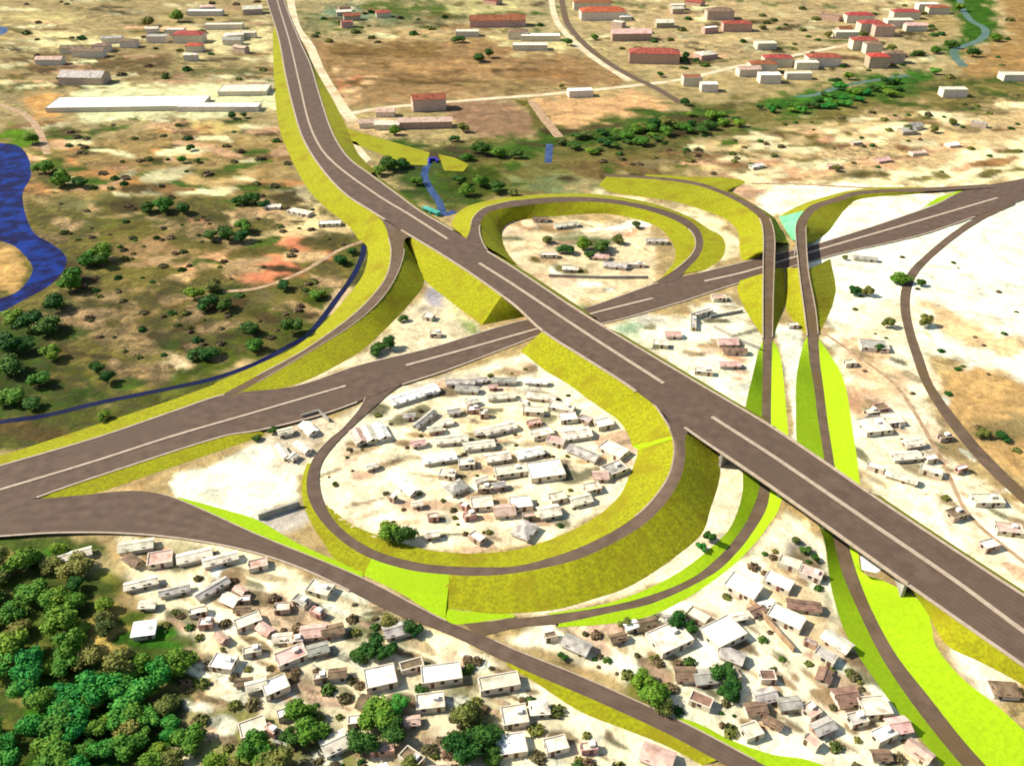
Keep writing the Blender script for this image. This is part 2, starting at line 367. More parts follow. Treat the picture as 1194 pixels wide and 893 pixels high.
loft('embankment', sub(uI, (563, 284), (765, 330), 140), toe([(604, 310), (590, 292), (585, 272), (590, 262), (605, 257), (650, 252), (700, 249), (726, 252), (750, 258), (769, 266), (780, 277), (787, 290), (786, 305), (768, 328)]), M['fill'], 4, noise=.15)
loft('embankment', sub(uO, (543, 279), (600, 234), 60), toe([(526, 262), (531, 252), (541, 243), (560, 236), (600, 229)]), M['fill'], 3)
loft('embankment', sub(uO, (600, 234), (797, 318), 100), toe([(600, 229), (650, 226), (701, 227), (760, 237), (806, 254), (828, 268), (841, 275), (846, 287), (841, 302), (822, 315)]), M['fill'], 4, noise=.15)

# ------------------------------------------------------------------ west slip road: over the cross road, then down into a cutting under the highway
zd = lambda u, v, f: interp([(206, .4), (216, 1.6), (228, 3.2), (256, 6), (283, 6.8), (320, 6.6), (395, .3), (450, -3.0), (545, -3.2), (590, -2.2), (645, -.8), (700, .15)], v)
dL = edge([(704, 206), (760, 209), (811, 216), (845, 228), (872, 243), (886, 256), (890, 275), (890, 300), (889.5, 350), (889.5, 400), (889, 450), (888.5, 490), (889, 530), (886, 565), (880, 587), (866, 615), (842, 645), (806, 674), (751, 696), (700, 708), (638, 717), (590, 722), (540, 727)], zd, 300)
dR = edge([(705, 203), (760, 206), (811, 212), (850, 225), (880, 240), (897, 255), (903, 275), (903, 300), (901.5, 350), (900.5, 400), (899.5, 450), (899, 490), (900, 530), (898, 570), (894, 592), (882, 614), (861, 642), (833, 668), (764, 702), (713, 714), (650, 727), (605, 731), (560, 742)], zd, 300)
loft('slip_road', lift(dL, -.02), lift(dR, -.02), M['asphalt_old'], rows=3)
ribbon('kerb', sub(dL, (886, 256), (889.5, 395), 60), 0.5, 0.5, M['kerb'])
ribbon('kerb', sub(dR, (897, 255), (901, 395), 60), 0.3, 0.5, M['kerb'])
loft('embankment', sub(dL, (708, 206), (889, 285), 90), toe([(698, 216), (712, 224), (744, 229), (786, 235), (820, 245), (845, 255), (858, 266), (862, 277), (862, 290)]), M['fill'], 4, noise=.15)
loft('embankment', [P(889.5, 280, 6.6), P(890, 286, 6.6), P(890, 292, 6.6)], toe([(862, 288), (866, 303), (884, 301)]), M['fill'], 3)
loft('embankment', sub(dR, (750, 205), (850, 225), 40), toe([(754, 203.5), (800, 206), (868, 211), (852, 222)]), M['fill'], 2)
loft('embankment', sub(dR, (852, 226), (903, 283), 60), toe([(853, 223), (882, 240), (903, 254), (911, 270), (920, 284)]), M['fill'], 4, noise=.1)
loft('embankment', sub(dL, (890, 318), (889.5, 392), 60), toe([(861, 328), (860, 339), (870, 363), (887, 389)]), M['fill'], 4, noise=.15)
# ------------------------------------------------------------------ east slip road
ze = lambda u, v, f: interp([(215, .45), (226, 1.5), (243, 4.5), (262, 6.3), (283, 6.8), (320, 6.6), (392, .3), (450, -3.0), (620, -3.2), (720, -2.6), (900, -2.2)], v)
eL = edge([(1150, 215), (1080, 219), (1000, 223), (965, 233), (945, 240), (934, 250), (928, 262), (928, 281), (930, 300), (932, 320), (937.5, 362), (941, 391), (944, 421), (949, 450), (954, 490), (961, 535), (966, 585), (972, 628), (983, 670), (1000, 710), (1028, 766), (1061, 816), (1103, 870), (1150, 925)], ze, 300)
eR = edge([(1155, 219), (1085, 223), (1005, 227), (975, 236), (955, 243), (945, 252), (940, 264), (940, 281), (941, 300), (943, 320), (951, 362), (954, 391), (956, 421), (960, 450), (965, 490), (972, 535), (980, 585), (989, 632), (1000, 670), (1017, 712), (1045, 763), (1084, 813), (1126, 866), (1178, 922)], ze, 300)
loft('slip_road', lift(eL, -.02), lift(eR, -.02), M['asphalt_old'], rows=3)
ribbon('kerb', sub(eL, (928, 262), (941, 391), 60), 0.5, 0.5, M['kerb'])
ribbon('kerb', sub(eR, (940, 264), (954, 391), 60), 0.3, 0.5, M['kerb'])
loft('embankment', sub(eL, (1080, 219), (937, 247), 80), toe([(1070, 218), (1000, 221), (950, 233), (925, 243), (908, 253)]), M['fill'], 3, noise=.1)
loft('embankment', sub(eR, (1080, 223), (940, 283), 80), toe([(1070, 226), (1000, 233), (984, 246), (975, 258), (966, 270), (949, 283)]), M['fill'], 3, noise=.1)
loft('embankment', sub(eR, (943, 314), (954, 388), 60), toe([(968, 302), (974, 330), (974, 343), (968, 363), (955, 389)]), M['fill'], 4, noise=.15)
# the valley between the two slip roads
vc = toe([(914, 312), (915, 330), (915, 350), (917, 366)])
loft('embankment', sub(dR, (903, 312), (901, 390), 60), toe([(914, 312), (915, 330), (915, 352), (903, 390)]), M['fill'], 4, noise=.1)
loft('embankment', sub(eL, (932, 314), (940, 388), 60), toe([(915.5, 312), (916, 330), (917, 362), (938, 388)]), M['fill'], 4, noise=.1)
loft('drainage_apron', sub(eL, (937, 247), (928, 281), 20), toe([(908, 253), (915, 266), (923, 279)]), M['mint'], 2)

# cuttings
HOLES = []
def cutting(road, lippx, lo, hi):
    lip = edge(lippx, lambda u, v, f: 0.04, 160)
    s = sub(road, lo, hi, 160)
    ct = loft('cutting_bank', lip, s, M['cut'], 4, noise=.08)
    return lip
dW = cutting(dL, [(889, 398), (884, 411), (877, 440), (870, 470), (866, 505), (866, 547), (866, 570), (861, 593), (850, 617), (836, 632), (806, 657), (776, 676), (736, 694), (700, 705), (640, 715)], (889.5, 398), (640, 717))
dE = cutting(dR, [(901, 398), (907, 406), (912, 429), (916, 470), (919, 508), (918, 545), (913, 575), (907, 596), (896, 612), (884, 629), (852, 661), (801, 697), (751, 720), (700, 728), (650, 731)], (901, 398), (650, 727))
eW = cutting(eL, [(940.5, 394), (937, 400), (929, 437), (928, 475), (929, 512), (938, 560), (950, 600), (961, 630), (969, 684), (986, 738), (1017, 788), (1050, 833), (1081, 870), (1125, 925)], (941, 393), (1150, 925))
eE = cutting(eR, [(954.5, 394), (968, 414), (981, 436), (988, 460), (993, 494), (1000, 540), (1004, 590), (1001, 640), (1006, 667), (1028, 676), (1056, 690), (1078, 706), (1086, 728), (1090, 750), (1104, 771), (1126, 794), (1162, 822), (1200, 856), (1280, 925)], (954.5, 393), (1178, 922))
for a, b in ((dW, dE), (eW, eE)):
    HOLES.append([(p.x, p.y) for p in resample(a, 90)] + [(p.x, p.y) for p in reversed(resample(b, 90))])

# ------------------------------------------------------------------ curved road on the right
zj = lambda u, v, f: interp([(0, .42), (.1, .12), (1, .1)], f)
jL = edge([(1165, 238), (1138, 253), (1108, 273), (1078, 298), (1060, 316), (1051, 336), (1050, 361), (1055, 386), (1064, 416), (1077, 450), (1108, 498), (1146, 543), (1194, 588), (1270, 655), (1450, 800)], zj, 120)
jR = edge([(1185, 238), (1152, 253), (1121, 273), (1090, 298), (1071, 318), (1063, 336), (1061, 361), (1067, 390), (1076, 416), (1089, 450), (1130, 505), (1160, 538), (1200, 576), (1290, 650), (1475, 796)], zj, 120)
loft('curved_road', jL, jR, M['asphalt_old'], rows=2)

# minor roads and tracks laid on the ground
def strip_line(name, px, w, m, z=.02, n=80, kind='structure'):
    l = edge(px, lambda u, v, f: z, n); a = []; b = []
    for i, p in enumerate(l):
        t = (l[min(i + 1, n - 1)] - l[max(i - 1, 0)]); t.z = 0; t.normalize(); s = Vector((-t.y, t.x, 0)) * (w / 2 * random.uniform(.93, 1.07))
        a.append(p + s); b.append(p - s)
    return loft(name, a, b, m, 1, kind=kind)
strip_line('dirt_track', [(336, -20), (345, 30), (362, 55), (371, 78), (388, 108), (403, 131), (412, 142)], 9, M['dirt'], .03)
strip_line('dirt_track', [(402, 134), (440, 127), (500, 121), (560, 116), (640, 110), (740, 100), (800, 92), (850, 80), (920, 66), (1000, 50)], 7, M['dirt'], .038)
strip_line('village_road', [(650, -30), (656, 5), (662, 28), (680, 50), (710, 74), (740, 91), (765, 103), (795, 121)], 7, M['asphalt_old'], .054)
strip_line('dirt_track', [(641, -20), (647, 20), (662, 42), (690, 66), (735, 95)], 7, M['dirt'], .046)
strip_line('dirt_track', [(620, 118), (634, 138), (652, 160)], 7, M['track'], .03)
strip_line('dirt_track', [(957, 386), (1000, 415), (1040, 445), (1060, 470), (1100, 540), (1130, 600), (1194, 655), (1270, 720)], 1.6, M['track'], .03)
strip_line('dirt_track', [(876, 214), (930, 215), (1010, 219), (1080, 219)], 3, M['track'], .03)
strip_line('dirt_track', [(0, 122), (30, 135), (45, 152), (55, 180)], 5, M['track'], .03)
strip_line('dirt_track', [(424, 281), (395, 292), (350, 318), (300, 336), (260, 340)], 2.6, M['track'], .03)

# water
def sheet(name, px, m, z=.05, smooth=True, kind='structure'):
    pts = catmull([Vector((u, v, 0)) for u, v in px + [px[0]]], 6)[:-1] if smooth else [Vector((u, v, 0)) for u, v in px]
    W = [P(q.x, q.y, z) for q in pts]
    FOOT.append(np.array([(p.x, p.y) for p in W]))
    cdt = delaunay_2d_cdt([Vector((p.x, p.y)) for p in W], [], [list(range(len(W)))], 1, 1e-5)
    fs = []
    for f in cdt[2]:
        a, b, c = [cdt[0][i] for i in f[:3]]
        fs.append(tuple(f) if (b - a).cross(c - a) > 0 else tuple(reversed(f)))
    return mk(name, [(p.x, p.y, z) for p in cdt[0]], fs, m, kind=kind)
sheet('river', [(-160, 150), (-60, 158), (0, 167), (20, 170), (32, 182), (36, 205), (26, 228), (38, 270), (58, 283), (76, 298), (76, 311), (60, 331), (25, 351), (0, 364), (-80, 392), (-170, 400), (-170, 375), (-80, 368), (0, 348), (23, 338), (38, 316), (33, 303), (18, 288), (0, 281), (-50, 270), (-120, 230), (-160, 200)], M['water'])
sheet('pond', [(-60, 28), (0, 31), (9, 35), (0, 41), (-60, 42)], M['stream'])
strip_line('canal', [(-120, 518), (0, 492), (50, 485), (113, 470), (201, 452), (250, 441), (300, 423), (330, 407), (358, 391), (376, 371), (393, 348), (411, 323), (422, 300), (425, 285)], 3.0, M['canal'], .06, 120)
strip_line('stream', [(502, 186), (495, 203), (500, 217), (512, 236), (519, 250), (530, 246)], 4.5, M['stream'], .06)
strip_line('stream', [(641, 168), (640, 178), (639, 190)], 5, M['stream'], .06)
strip_line('stream', [(1118, -20), (1121, 8), (1132, 24), (1149, 35), (1144, 46), (1124, 54), (1112, 61), (1124, 78)], 8, M['palestream'], .06)
strip_line('stream', [(928, 113), (950, 111), (985, 100), (1060, 88)], 6, M['palestream'], .06)
# paved bank strips near the culvert
def patch(name, px, m, z=.08): return sheet(name, px, m, z, smooth=False)
patch('verge', [(398, 148), (442, 161), (501, 178), (498, 193), (476, 192), (434, 176), (412, 168)], M['fill'])
patch('verge', [(511, 180), (530, 184), (547, 192), (540, 200), (518, 199)], M['fill'])
patch('verge', [(1075, 243), (1092, 231), (1120, 222), (1150, 219), (1110, 231)], M['cut'], .12)
patch('verge', [(536, 264), (546, 250), (549, 270)], M['fill'])
patch('dirt_patch', [(408, 164), (416, 166), (433, 186), (427, 190), (418, 180)], M['dirt'])
patch('dirt_patch', [(1003, 648), (1012, 648), (1030, 662), (1022, 668), (1005, 664)], ROOF['white'], .07)

# ------------------------------------------------------------------ bridges
def box(V, Fc, c, s, rz=0.0):
    cx, cy, cz = c; sx, sy, sz = [k / 2 for k in s]; i = len(V); ca, sa = math.cos(rz), math.sin(rz)
    for dz in (-sz, sz):
        for dx, dy in ((-sx, -sy), (sx, -sy), (sx, sy), (-sx, sy)):
            V.append((cx + dx * ca - dy * sa, cy + dx * sa + dy * ca, cz + dz))
    Fc += [(i, i + 3, i + 2, i + 1), (i + 4, i + 5, i + 6, i + 7), (i, i + 1, i + 5, i + 4), (i + 1, i + 2, i + 6, i + 5), (i + 2, i + 3, i + 7, i + 6), (i + 3, i, i + 4, i + 7)]
def bridge(label, A, B, ground, piers, th=1.0, ph=0.6, pw=.35):
    root = empty('overpass_bridge', (0, 0, 0)); tag(root, label, 'bridge')
    slab('deck', A, B, -0.12, -th, M['deck'], root)
    ribbon('parapet', A, pw, ph, M['kerb'], parent=root); ribbon('parapet', B, pw, ph, M['kerb'], parent=root)
    n = len(A)
    for end in (0, n - 1):
        a, b = A[end], B[end]; d = (b - a); L = d.length; c = (a + b) / 2; az = math.atan2(d.y, d.x)
        V = []; Fc = []; zt = min(a.z, b.z) - th; zb = ground - .3
        box(V, Fc, (c.x, c.y, (zt + zb) / 2), (L * .96, .9, zt - zb), az); mk('abutment', V, Fc, M['concrete'], root)
    for f in piers:
        i = int(f * (n - 1)); a, b = A[i], B[i]; d = b - a; az = math.atan2(d.y, d.x); zt = min(a.z, b.z) - th - .5
        for k in ((.2, .5, .8) if d.length > 10 else (.5,)):
            c = a.lerp(b, k); V = []; Fc = []
            N = 12; r = .55
            for zz in (ground - .4, zt):
                for q in range(N): V.append((c.x + r * math.cos(q * 2 * math.pi / N), c.y + r * math.sin(q * 2 * math.pi / N), zz))
            Fc = [(q, (q + 1) % N, N + (q + 1) % N, N + q) for q in range(N)]
            mk('pier', V, Fc, M['concrete'], root)
        V = []; Fc = []; c = (a + b) / 2; box(V, Fc, (c.x, c.y, zt + .25), (d.length * .8, 1.2, .5), az); mk('pier_cap', V, Fc, M['concrete'], root)
    m = (A[n // 2] + B[n // 2]) / 2; m.z = ground; root.location = m
    for ch in root.children: ch.location = -m
    return root
bridge('long concrete overpass carrying the wide divided highway across the cross road', sub(mainL, (588, 348), (634, 387), 30), sub(mainR, (663, 355), (706, 383), 30), 0, (), pw=.5)
bridge('concrete highway overpass spanning the two slip roads in their green cuttings', sub(mainL, (842, 529), (1060, 682), 60), sub(mainR, (884, 488), (1014, 575), 60), -3.3, (.34, .62), pw=.5)
bridge('narrow slip road bridge over the cross road, western one beside the yellow bank', sub(dL, (890, 283), (889.5, 318), 20), sub(dR, (903, 283), (903, 318), 20), 0, ())
bridge('narrow slip road bridge over the cross road, eastern one by the mint apron', sub(eL, (928.5, 283), (932, 316), 20), sub(eR, (940, 283), (943, 316), 20), 0, ())
# culvert heads
cv = empty('culvert', P(505, 188)); tag(cv, 'purple culvert head where the stream leaves the yellow verge', 'culvert')
V = []; Fc = []; box(V, Fc, (0, 0, 1.2), (4.6, 1.2, 2.4)); mk('headwall', V, Fc, M['purple'], cv)
V = []; Fc = []; box(V, Fc, (-2.8, -1.8, .9), (.6, 4.6, 1.8), .25); mk('wing_wall', V, Fc, M['purple'], cv)
V = []; Fc = []; box(V, Fc, (2.8, -1.8, .9), (.6, 4.6, 1.8), -.25); mk('wing_wall', V, Fc, M['purple'], cv)
V = []; Fc = []; box(V, Fc, (0, -.63, .8), (2.6, .1, 1.6)); mk('pipe_mouth', V, Fc, M['dark'], cv)
cv = empty('culvert', P(503, 249), R(-44)); tag(cv, 'pale teal culvert slab beside the highway where the blue stream ends', 'culvert')
V = []; Fc = []; box(V, Fc, (0, 0, 2.2), (13, 3.2, .8)); mk('top_slab', V, Fc, M['teal'], cv)
for sx in (-6, 0, 6):
    V = []; Fc = []; box(V, Fc, (sx, 0, .9), (.8, 2.8, 1.8)); mk('wall', V, Fc, M['teal'], cv)
#@@PART2
# ------------------------------------------------------------------ ground
vs = np.arange(-212, 962, 2.6)
def dist_of(v):
    b = -(v - CV) / F; dy = CP + b * SP; dz = -SP + b * CP
    return -H / dz * dy
dd = [60000.0] + [dist_of(v) for v in vs] + [100, 80, 40, 0, -60, -200, -800, -4000]
tt = np.concatenate([[-12, -5, -3, -2, -1.5, -1.25], np.arange(-1.1, 1.1001, .0038), [1.25, 1.5, 2, 3, 5, 12]])
DD = np.array(dd); WX = np.maximum(DD, 105.0)
GX = np.outer(WX, tt); GY = np.repeat(DD[:, None], len(tt), 1)
nr, nc = GX.shape

# value noise in world space
_rn = [np.random.default_rng(k).random((64, 64)) for k in range(12)]
def vnoise(x, y, s, k):
    x = x / s; y = y / s; xi = np.floor(x).astype(int); yi = np.floor(y).astype(int); fx = x - xi; fy = y - yi
    fx = fx * fx * (3 - 2 * fx); fy = fy * fy * (3 - 2 * fy); g = _rn[k]
    a = g[xi % 64, yi % 64]; b = g[(xi + 1) % 64, yi % 64]; c = g[xi % 64, (yi + 1) % 64]; d = g[(xi + 1) % 64, (yi + 1) % 64]
    return (a * (1 - fx) + b * fx) * (1 - fy) + (c * (1 - fx) + d * fx) * fy - .5
def fnoise(x, y, s, k): return vnoise(x, y, s, k) + .5 * vnoise(x, y, s / 2.1, k + 1) + .25 * vnoise(x, y, s / 4.3, k + 2)

def sdf(poly, U, V):
    """signed pixel distance, negative inside"""
    p = np.array(poly, float); q = np.roll(p, -1, 0); D = np.full(U.shape, 1e18); ins = np.zeros(U.shape, bool)
    for (x1, y1), (x2, y2) in zip(p, q):
        ex, ey = x2 - x1, y2 - y1; wx, wy = U - x1, V - y1
        h = np.clip((wx * ex + wy * ey) / (ex * ex + ey * ey + 1e-9), 0, 1)
        D = np.minimum(D, (wx - ex * h)**2 + (wy - ey * h)**2)
        c = ((y1 > V) != (y2 > V)) & (U < (x2 - x1) * (V - y1) / (y2 - y1 + 1e-12) + x1)
        ins ^= c
    D = np.sqrt(D); return np.where(ins, -D, D)
def sdf1(poly, u, v):
    p = np.asarray(poly, float); q = np.roll(p, -1, 0); e = q - p; w = np.array([u, v]) - p
    h = np.clip((w * e).sum(1) / ((e * e).sum(1) + 1e-9), 0, 1); d = math.sqrt(((w - e * h[:, None])**2).sum(1).min())
    c = ((p[:, 1] > v) != (q[:, 1] > v)); c &= u < e[:, 0] * (v - p[:, 1]) / (e[:, 1] + 1e-12) + p[:, 0]
    return -d if c.sum() % 2 else d
def ell(cx, cy, rx, ry, rot=0):
    return [(cx + rx * math.cos(a) * math.cos(rot) - ry * math.sin(a) * math.sin(rot), cy + rx * math.cos(a) * math.sin(rot) + ry * math.sin(a) * math.cos(rot)) for a in [k * math.pi / 5 for k in range(10)]]
# (outline on the photo, colour it shows in flat light, soft edge px, how much scrub 0..1, warp)
LAND = [
 ([(-900, -300), (330, -300), (330, 165), (-900, 165)], (176, 150, 104), 10, .55),
 ([(330, -300), (640, -300), (690, 46), (350, 50)], (188, 164, 118), 10, .6),
 ([(620, -300), (2200, -300), (1300, 60), (1080, 85), (870, 90), (760, 95), (680, 40)], (196, 166, 120), 10, .55),
 ([(-900, 140), (330, 158), (350, 240), (-900, 240)], (166, 134, 84), 10, .7),
 ([(-900, 90), (-100, 88), (78, 94), (74, 106), (-900, 130)], (92, 92, 44), 6, .6),
 ([(20, 62), (200, 66), (200, 84), (20, 86)], (128, 100, 62), 6, .8),
 ([(200, 78), (310, 82), (310, 94), (200, 92)], (120, 112, 66), 5, .6),
 (ell(75, 47, 42, 10), (240, 214, 160), 4, .1),
 (ell(40, 22, 60, 6), (214, 190, 130), 4, .3),
 ([(210, 30), (285, 28), (310, 14), (320, 70), (215, 62)], (226, 202, 152), 6, .5),
 ([(80, 106), (205, 98), (318, 94), (326, 124), (205, 138), (86, 142)], (240, 228, 180), 5, .08),
 (ell(52, 118, 26, 14), (214, 158, 98), 6, .3),
 (ell(240, 148, 50, 7), (222, 190, 120), 4, .2),
 (ell(85, 168, 26, 8), (210, 160, 105), 6, .3), (ell(260, 205, 50, 14), (204, 166, 112), 6, .5), (ell(120, 210, 60, 14), (176, 130, 72), 8, .5),
 (ell(20, 160, 28, 12), (96, 130, 24), 6, .4), (ell(55, 195, 36, 14), (92, 104, 30), 8, .6),
 # fields in the middle top
 ([(348, 48), (560, 44), (690, 62), (744, 97), (560, 113), (402, 128), (378, 90)], (164, 126, 84), 5, .3),
 ([(384, 52), (515, 50), (512, 70), (386, 76)], (134, 102, 58), 6, .3),
 (ell(590, 98, 50, 8), (146, 120, 76), 6, .4),
 (ell(530, 80, 60, 4), (186, 140, 92), 4, .2), (ell(640, 88, 50, 6), (150, 108, 66), 4, .2),
 ([(395, 88), (440, 92), (438, 110), (405, 122)], (232, 186, 140), 5, .2), (ell(410, 97, 16, 6), (214, 128, 84), 4, .2),
 ([(522, 120), (604, 117), (640, 158), (560, 162), (530, 140)], (160, 122, 92), 5, .25),
 ([(622, 118), (740, 106), (800, 124), (664, 154)], (226, 172, 124), 4, .15),
 ([(604, 117), (618, 117), (658, 158), (640, 160)], (104, 92, 40), 3, .6),
 ([(404, 136), (460, 128), (470, 160), (430, 158)], (226, 184, 140), 5, .4),
 ([(345, 8), (600, 4), (600, 22), (350, 40)], (150, 138, 92), 8, .8),
 (ell(420, 16, 50, 8), (130, 144, 112), 6, .5), (ell(480, 10, 60, 7), (96, 112, 36), 5, .8), (ell(560, 8, 40, 5), (220, 200, 140), 5, .3),
 ([(570, 45), (690, 46), (690, 60), (600, 62)], (230, 205, 150), 6, .3),
 (ell(500, 38, 70, 6), (206, 168, 120), 6, .4),
 # broad olive belt and green river belt
 ([(430, 172), (560, 162), (780, 128), (1080, 85), (1400, 70), (1400, 120), (1194, 150), (900, 180), (830, 205), (700, 205), (640, 235), (540, 250), (480, 230)], (122, 110, 58), 10, .6),
 ([(440, 168), (560, 166), (650, 158), (800, 128), (850, 126), (875, 142), (820, 160), (640, 182), (560, 190), (545, 235), (500, 240), (470, 225)], (66, 92, 28), 7, .6),
 ([(870, 122), (940, 108), (1060, 84), (1110, 80), (1080, 102), (930, 136)], (62, 104, 30), 6, .5),
 (ell(560, 205, 40, 26), (72, 84, 22), 8, .6), (ell(650, 212, 50, 12), (128, 134, 84), 8, .6),
 ([(640, 192), (800, 178), (900, 186), (700, 206)], (120, 96, 56), 8, .5),
 ([(1090, -20), (1150, -10), (1176, 40), (1150, 50), (1130, 62), (1090, 64), (1096, 52), (1122, 40), (1110, 14)], (62, 98, 20), 6, .5),
 ([(1150, -60), (1500, -60), (1400, 90), (1130, 88), (1130, 62), (1178, 40)], (166, 128, 78), 8, .3),
 ([(1060, 20), (1100, 10), (1118, 30), (1100, 45), (1066, 40)], (176, 148, 96), 6, .3),
 # tan middle right
 ([(820, 168), (900, 150), (1194, 120), (1500, 110), (1500, 215), (1194, 214), (900, 216), (830, 206)], (204, 174, 126), 9, .55),
 (ell(1080, 128, 60, 7), (170, 142, 96), 6, .5), (ell(1050, 148, 50, 8), (238, 212, 160), 5, .3), (ell(980, 188, 60, 10), (206, 168, 126), 6, .6),
 (ell(920, 172, 50, 8), (128, 110, 62), 7, .5), (ell(1020, 145, 30, 7), (234, 192, 146), 5, .1), (ell(1130, 140, 30, 6), (230, 205, 160), 5, .4),
 ([(990, 214), (1060, 196), (1194, 160), (1500, 120), (1500, 215), (1194, 212)], (252, 236, 190), 6, .1),
 ([(890, 214), (1000, 214), (1100, 216), (1000, 232), (960, 236), (906, 256), (880, 243)], (255, 250, 222), 3, .05),
 # right white
 ([(960, 240), (1194, 215), (1600, 150), (1600, 500), (1194, 470), (1130, 440), (1080, 400), (1050, 420), (960, 380), (940, 300)], (255, 252, 232), 8, .05),
 ([(960, 380), (1010, 355), (1060, 350), (1080, 420), (1100, 520), (1160, 580), (1194, 600), (1500, 700), (1500, 1000), (1040, 640), (1000, 560), (985, 450)], (252, 238, 206), 8, .22),
 ([(985, 395), (1010, 380), (1040, 420), (1070, 470), (1010, 480), (992, 450)], (228, 190, 152), 8, .4),
 (ell(1000, 462, 26, 14), (206, 160, 122), 8, .4),
 ([(1096, 428), (1140, 420), (1194, 440), (1500, 480), (1500, 560), (1194, 560), (1140, 528), (1110, 480)], (200, 160, 104), 8, .4),
 (ell(1165, 500, 40, 14), (150, 132, 86), 8, .5),
 ([(1070, 350), (1194, 395), (1194, 430), (1100, 392)], (232, 196, 150), 8, .5),
 # mid left scrubland
 ([(-900, 230), (20, 226), (360, 226), (430, 270), (424, 300), (380, 370), (300, 420), (120, 470), (0, 490), (-900, 700)], (116, 106, 50), 8, .95),
 ([(-900, 165), (0, 165), (34, 200), (30, 300), (0, 350), (-900, 500)], (150, 124, 76), 8, .6),
 (ell(8, 315, 26, 22), (196, 156, 96), 5, .1),
 (ell(140, 260, 48, 16), (112, 112, 36), 8, .4), (ell(245, 262, 50, 12), (196, 138, 102), 8, .8), (ell(90, 240, 50, 8), (132, 124, 78), 8, .5),
 (ell(190, 290, 60, 16), (158, 126, 84), 8, .8),
 (ell(335, 262, 80, 20), (240, 206, 154), 10, .5), (ell(330, 306, 50, 24, -.2), (222, 136, 98), 8, .5), (ell(255, 310, 40, 18), (226, 172, 126), 8, .6), (ell(365, 226, 50, 12), (212, 190, 146), 8, .7),
 (ell(130, 372, 66, 38), (158, 132, 88), 12, .7), (ell(205, 426, 36, 10), (226, 196, 156), 5, .1), (ell(300, 250, 40, 9), (226, 180, 132), 6, .5),
 ([(-300, 400), (20, 372), (80, 350), (90, 370), (60, 410), (110, 440), (120, 466), (0, 492), (-300, 560)], (60, 78, 26), 10, .8),
 ([(250, 380), (330, 335), (424, 292), (380, 368), (300, 420), (200, 444), (230, 410)], (76, 88, 26), 10, .8), (ell(300, 352, 30, 10), (110, 100, 60), 8, .7),
 # strip between canal and cross road
 ([(-300, 540), (0, 492), (120, 470), (300, 425), (424, 300), (430, 300), (400, 380), (300, 432), (200, 470), (0, 535), (-300, 600)], (84, 88, 34), 5, .8),
 (ell(30, 505, 50, 8), (96, 80, 44), 6, .7), (ell(400, 350, 16, 12, -.9), (210, 180, 140), 4, .1),
 # around the overpass
 ([(345, 448), (420, 409), (482, 349), (495, 328), (560, 380), (600, 375), (500, 408), (430, 428)], (232, 214, 180), 4, .2),
 (ell(498, 350, 16, 12, .8), (160, 156, 160), 6, .3), (ell(535, 372, 26, 10, .6), (170, 180, 110), 6, .3),
 ([(600, 330), (660, 345), (700, 365), (640, 372), (600, 340)], (160, 168, 122), 5, .4),
 ([(600, 250), (760, 255), (785, 290), (765, 325), (690, 358), (640, 335), (590, 285)], (228, 204, 166), 5, .5),
 (ell(685, 280, 50, 14), (110, 116, 74), 7, .6), (ell(640, 262, 40, 7), (170, 136, 96), 5, .5), (ell(750, 268, 18, 7), (234, 158, 120), 3, .1), (ell(660, 340, 20, 7), (255, 238, 210), 4, .1),
 ([(700, 225), (745, 232), (820, 246), (862, 276), (880, 300), (820, 318), (846, 290), (820, 262), (760, 240)], (246, 226, 184), 4, .15),
 ([(860, 212), (890, 214), (905, 220), (880, 243), (852, 226)], (198, 160, 128), 5, .5),
 # triangle right of overpass
 ([(700, 385), (800, 355), (860, 335), (890, 392), (872, 470), (860, 490), (780, 430)], (255, 246, 218), 6, .2),
 (ell(735, 385, 16, 10), (150, 178, 136), 6, .2), (ell(760, 366, 30, 6), (206, 196, 176), 8, .2), (ell(850, 410, 18, 14), (226, 178, 138), 6, .3),
 ([(905, 375), (935, 385), (930, 440), (929, 512), (920, 508), (912, 425)], (250, 246, 224), 3, .3),
 # inside the lower loop
 ([(355, 545), (390, 500), (440, 460), (620, 410), (720, 480), (745, 520), (720, 590), (640, 635), (520, 650), (420, 620), (370, 590)], (252, 236, 204), 5, .32),
 (ell(420, 548, 40, 18), (246, 214, 186), 10, .1), (ell(470, 600, 70, 10, .1), (244, 208, 184), 10, .15), (ell(560, 450, 70, 8), (196, 184, 166), 7, .3),
 (ell(570, 550, 60, 18), (214, 192, 148), 10, .6), (ell(680, 560, 40, 20), (246, 224, 190), 8, .4), (ell(560, 490, 70, 22), (246, 222, 178), 9, .4), (ell(570, 632, 30, 9), (238, 196, 168), 8, .2),
 ([(200, 560), (300, 512), (370, 490), (352, 560), (360, 590), (300, 606), (220, 590)], (255, 250, 228), 5, .06),
 ([(290, 512), (380, 486), (392, 500), (362, 540), (335, 545), (320, 520)], (222, 202, 176), 6, .5),
 (ell(345, 612, 30, 14), (196, 184, 170), 6, .4),
 # lower middle and right
 ([(140, 625), (300, 650), (450, 715), (600, 780), (834, 900), (900, 1200), (-200, 1200), (180, 893), (230, 760), (150, 700)], (250, 234, 200), 10, .35),
 ([(600, 745), (700, 728), (800, 690), (880, 630), (910, 590), (960, 626), (985, 738), (1050, 833), (1100, 900), (1200, 1100), (1000, 960), (800, 840)], (255, 244, 214), 6, .28),
 (ell(210, 655, 70, 16, .2), (198, 184, 142), 9, .7), (ell(340, 730, 40, 26), (222, 192, 162), 9, .6), (ell(190, 650, 14, 8), (244, 180, 150), 4, .1), (ell(215, 800, 40, 50), (206, 182, 136), 12, .6), (ell(280, 820, 24, 26), (222, 186, 156), 10, .3),
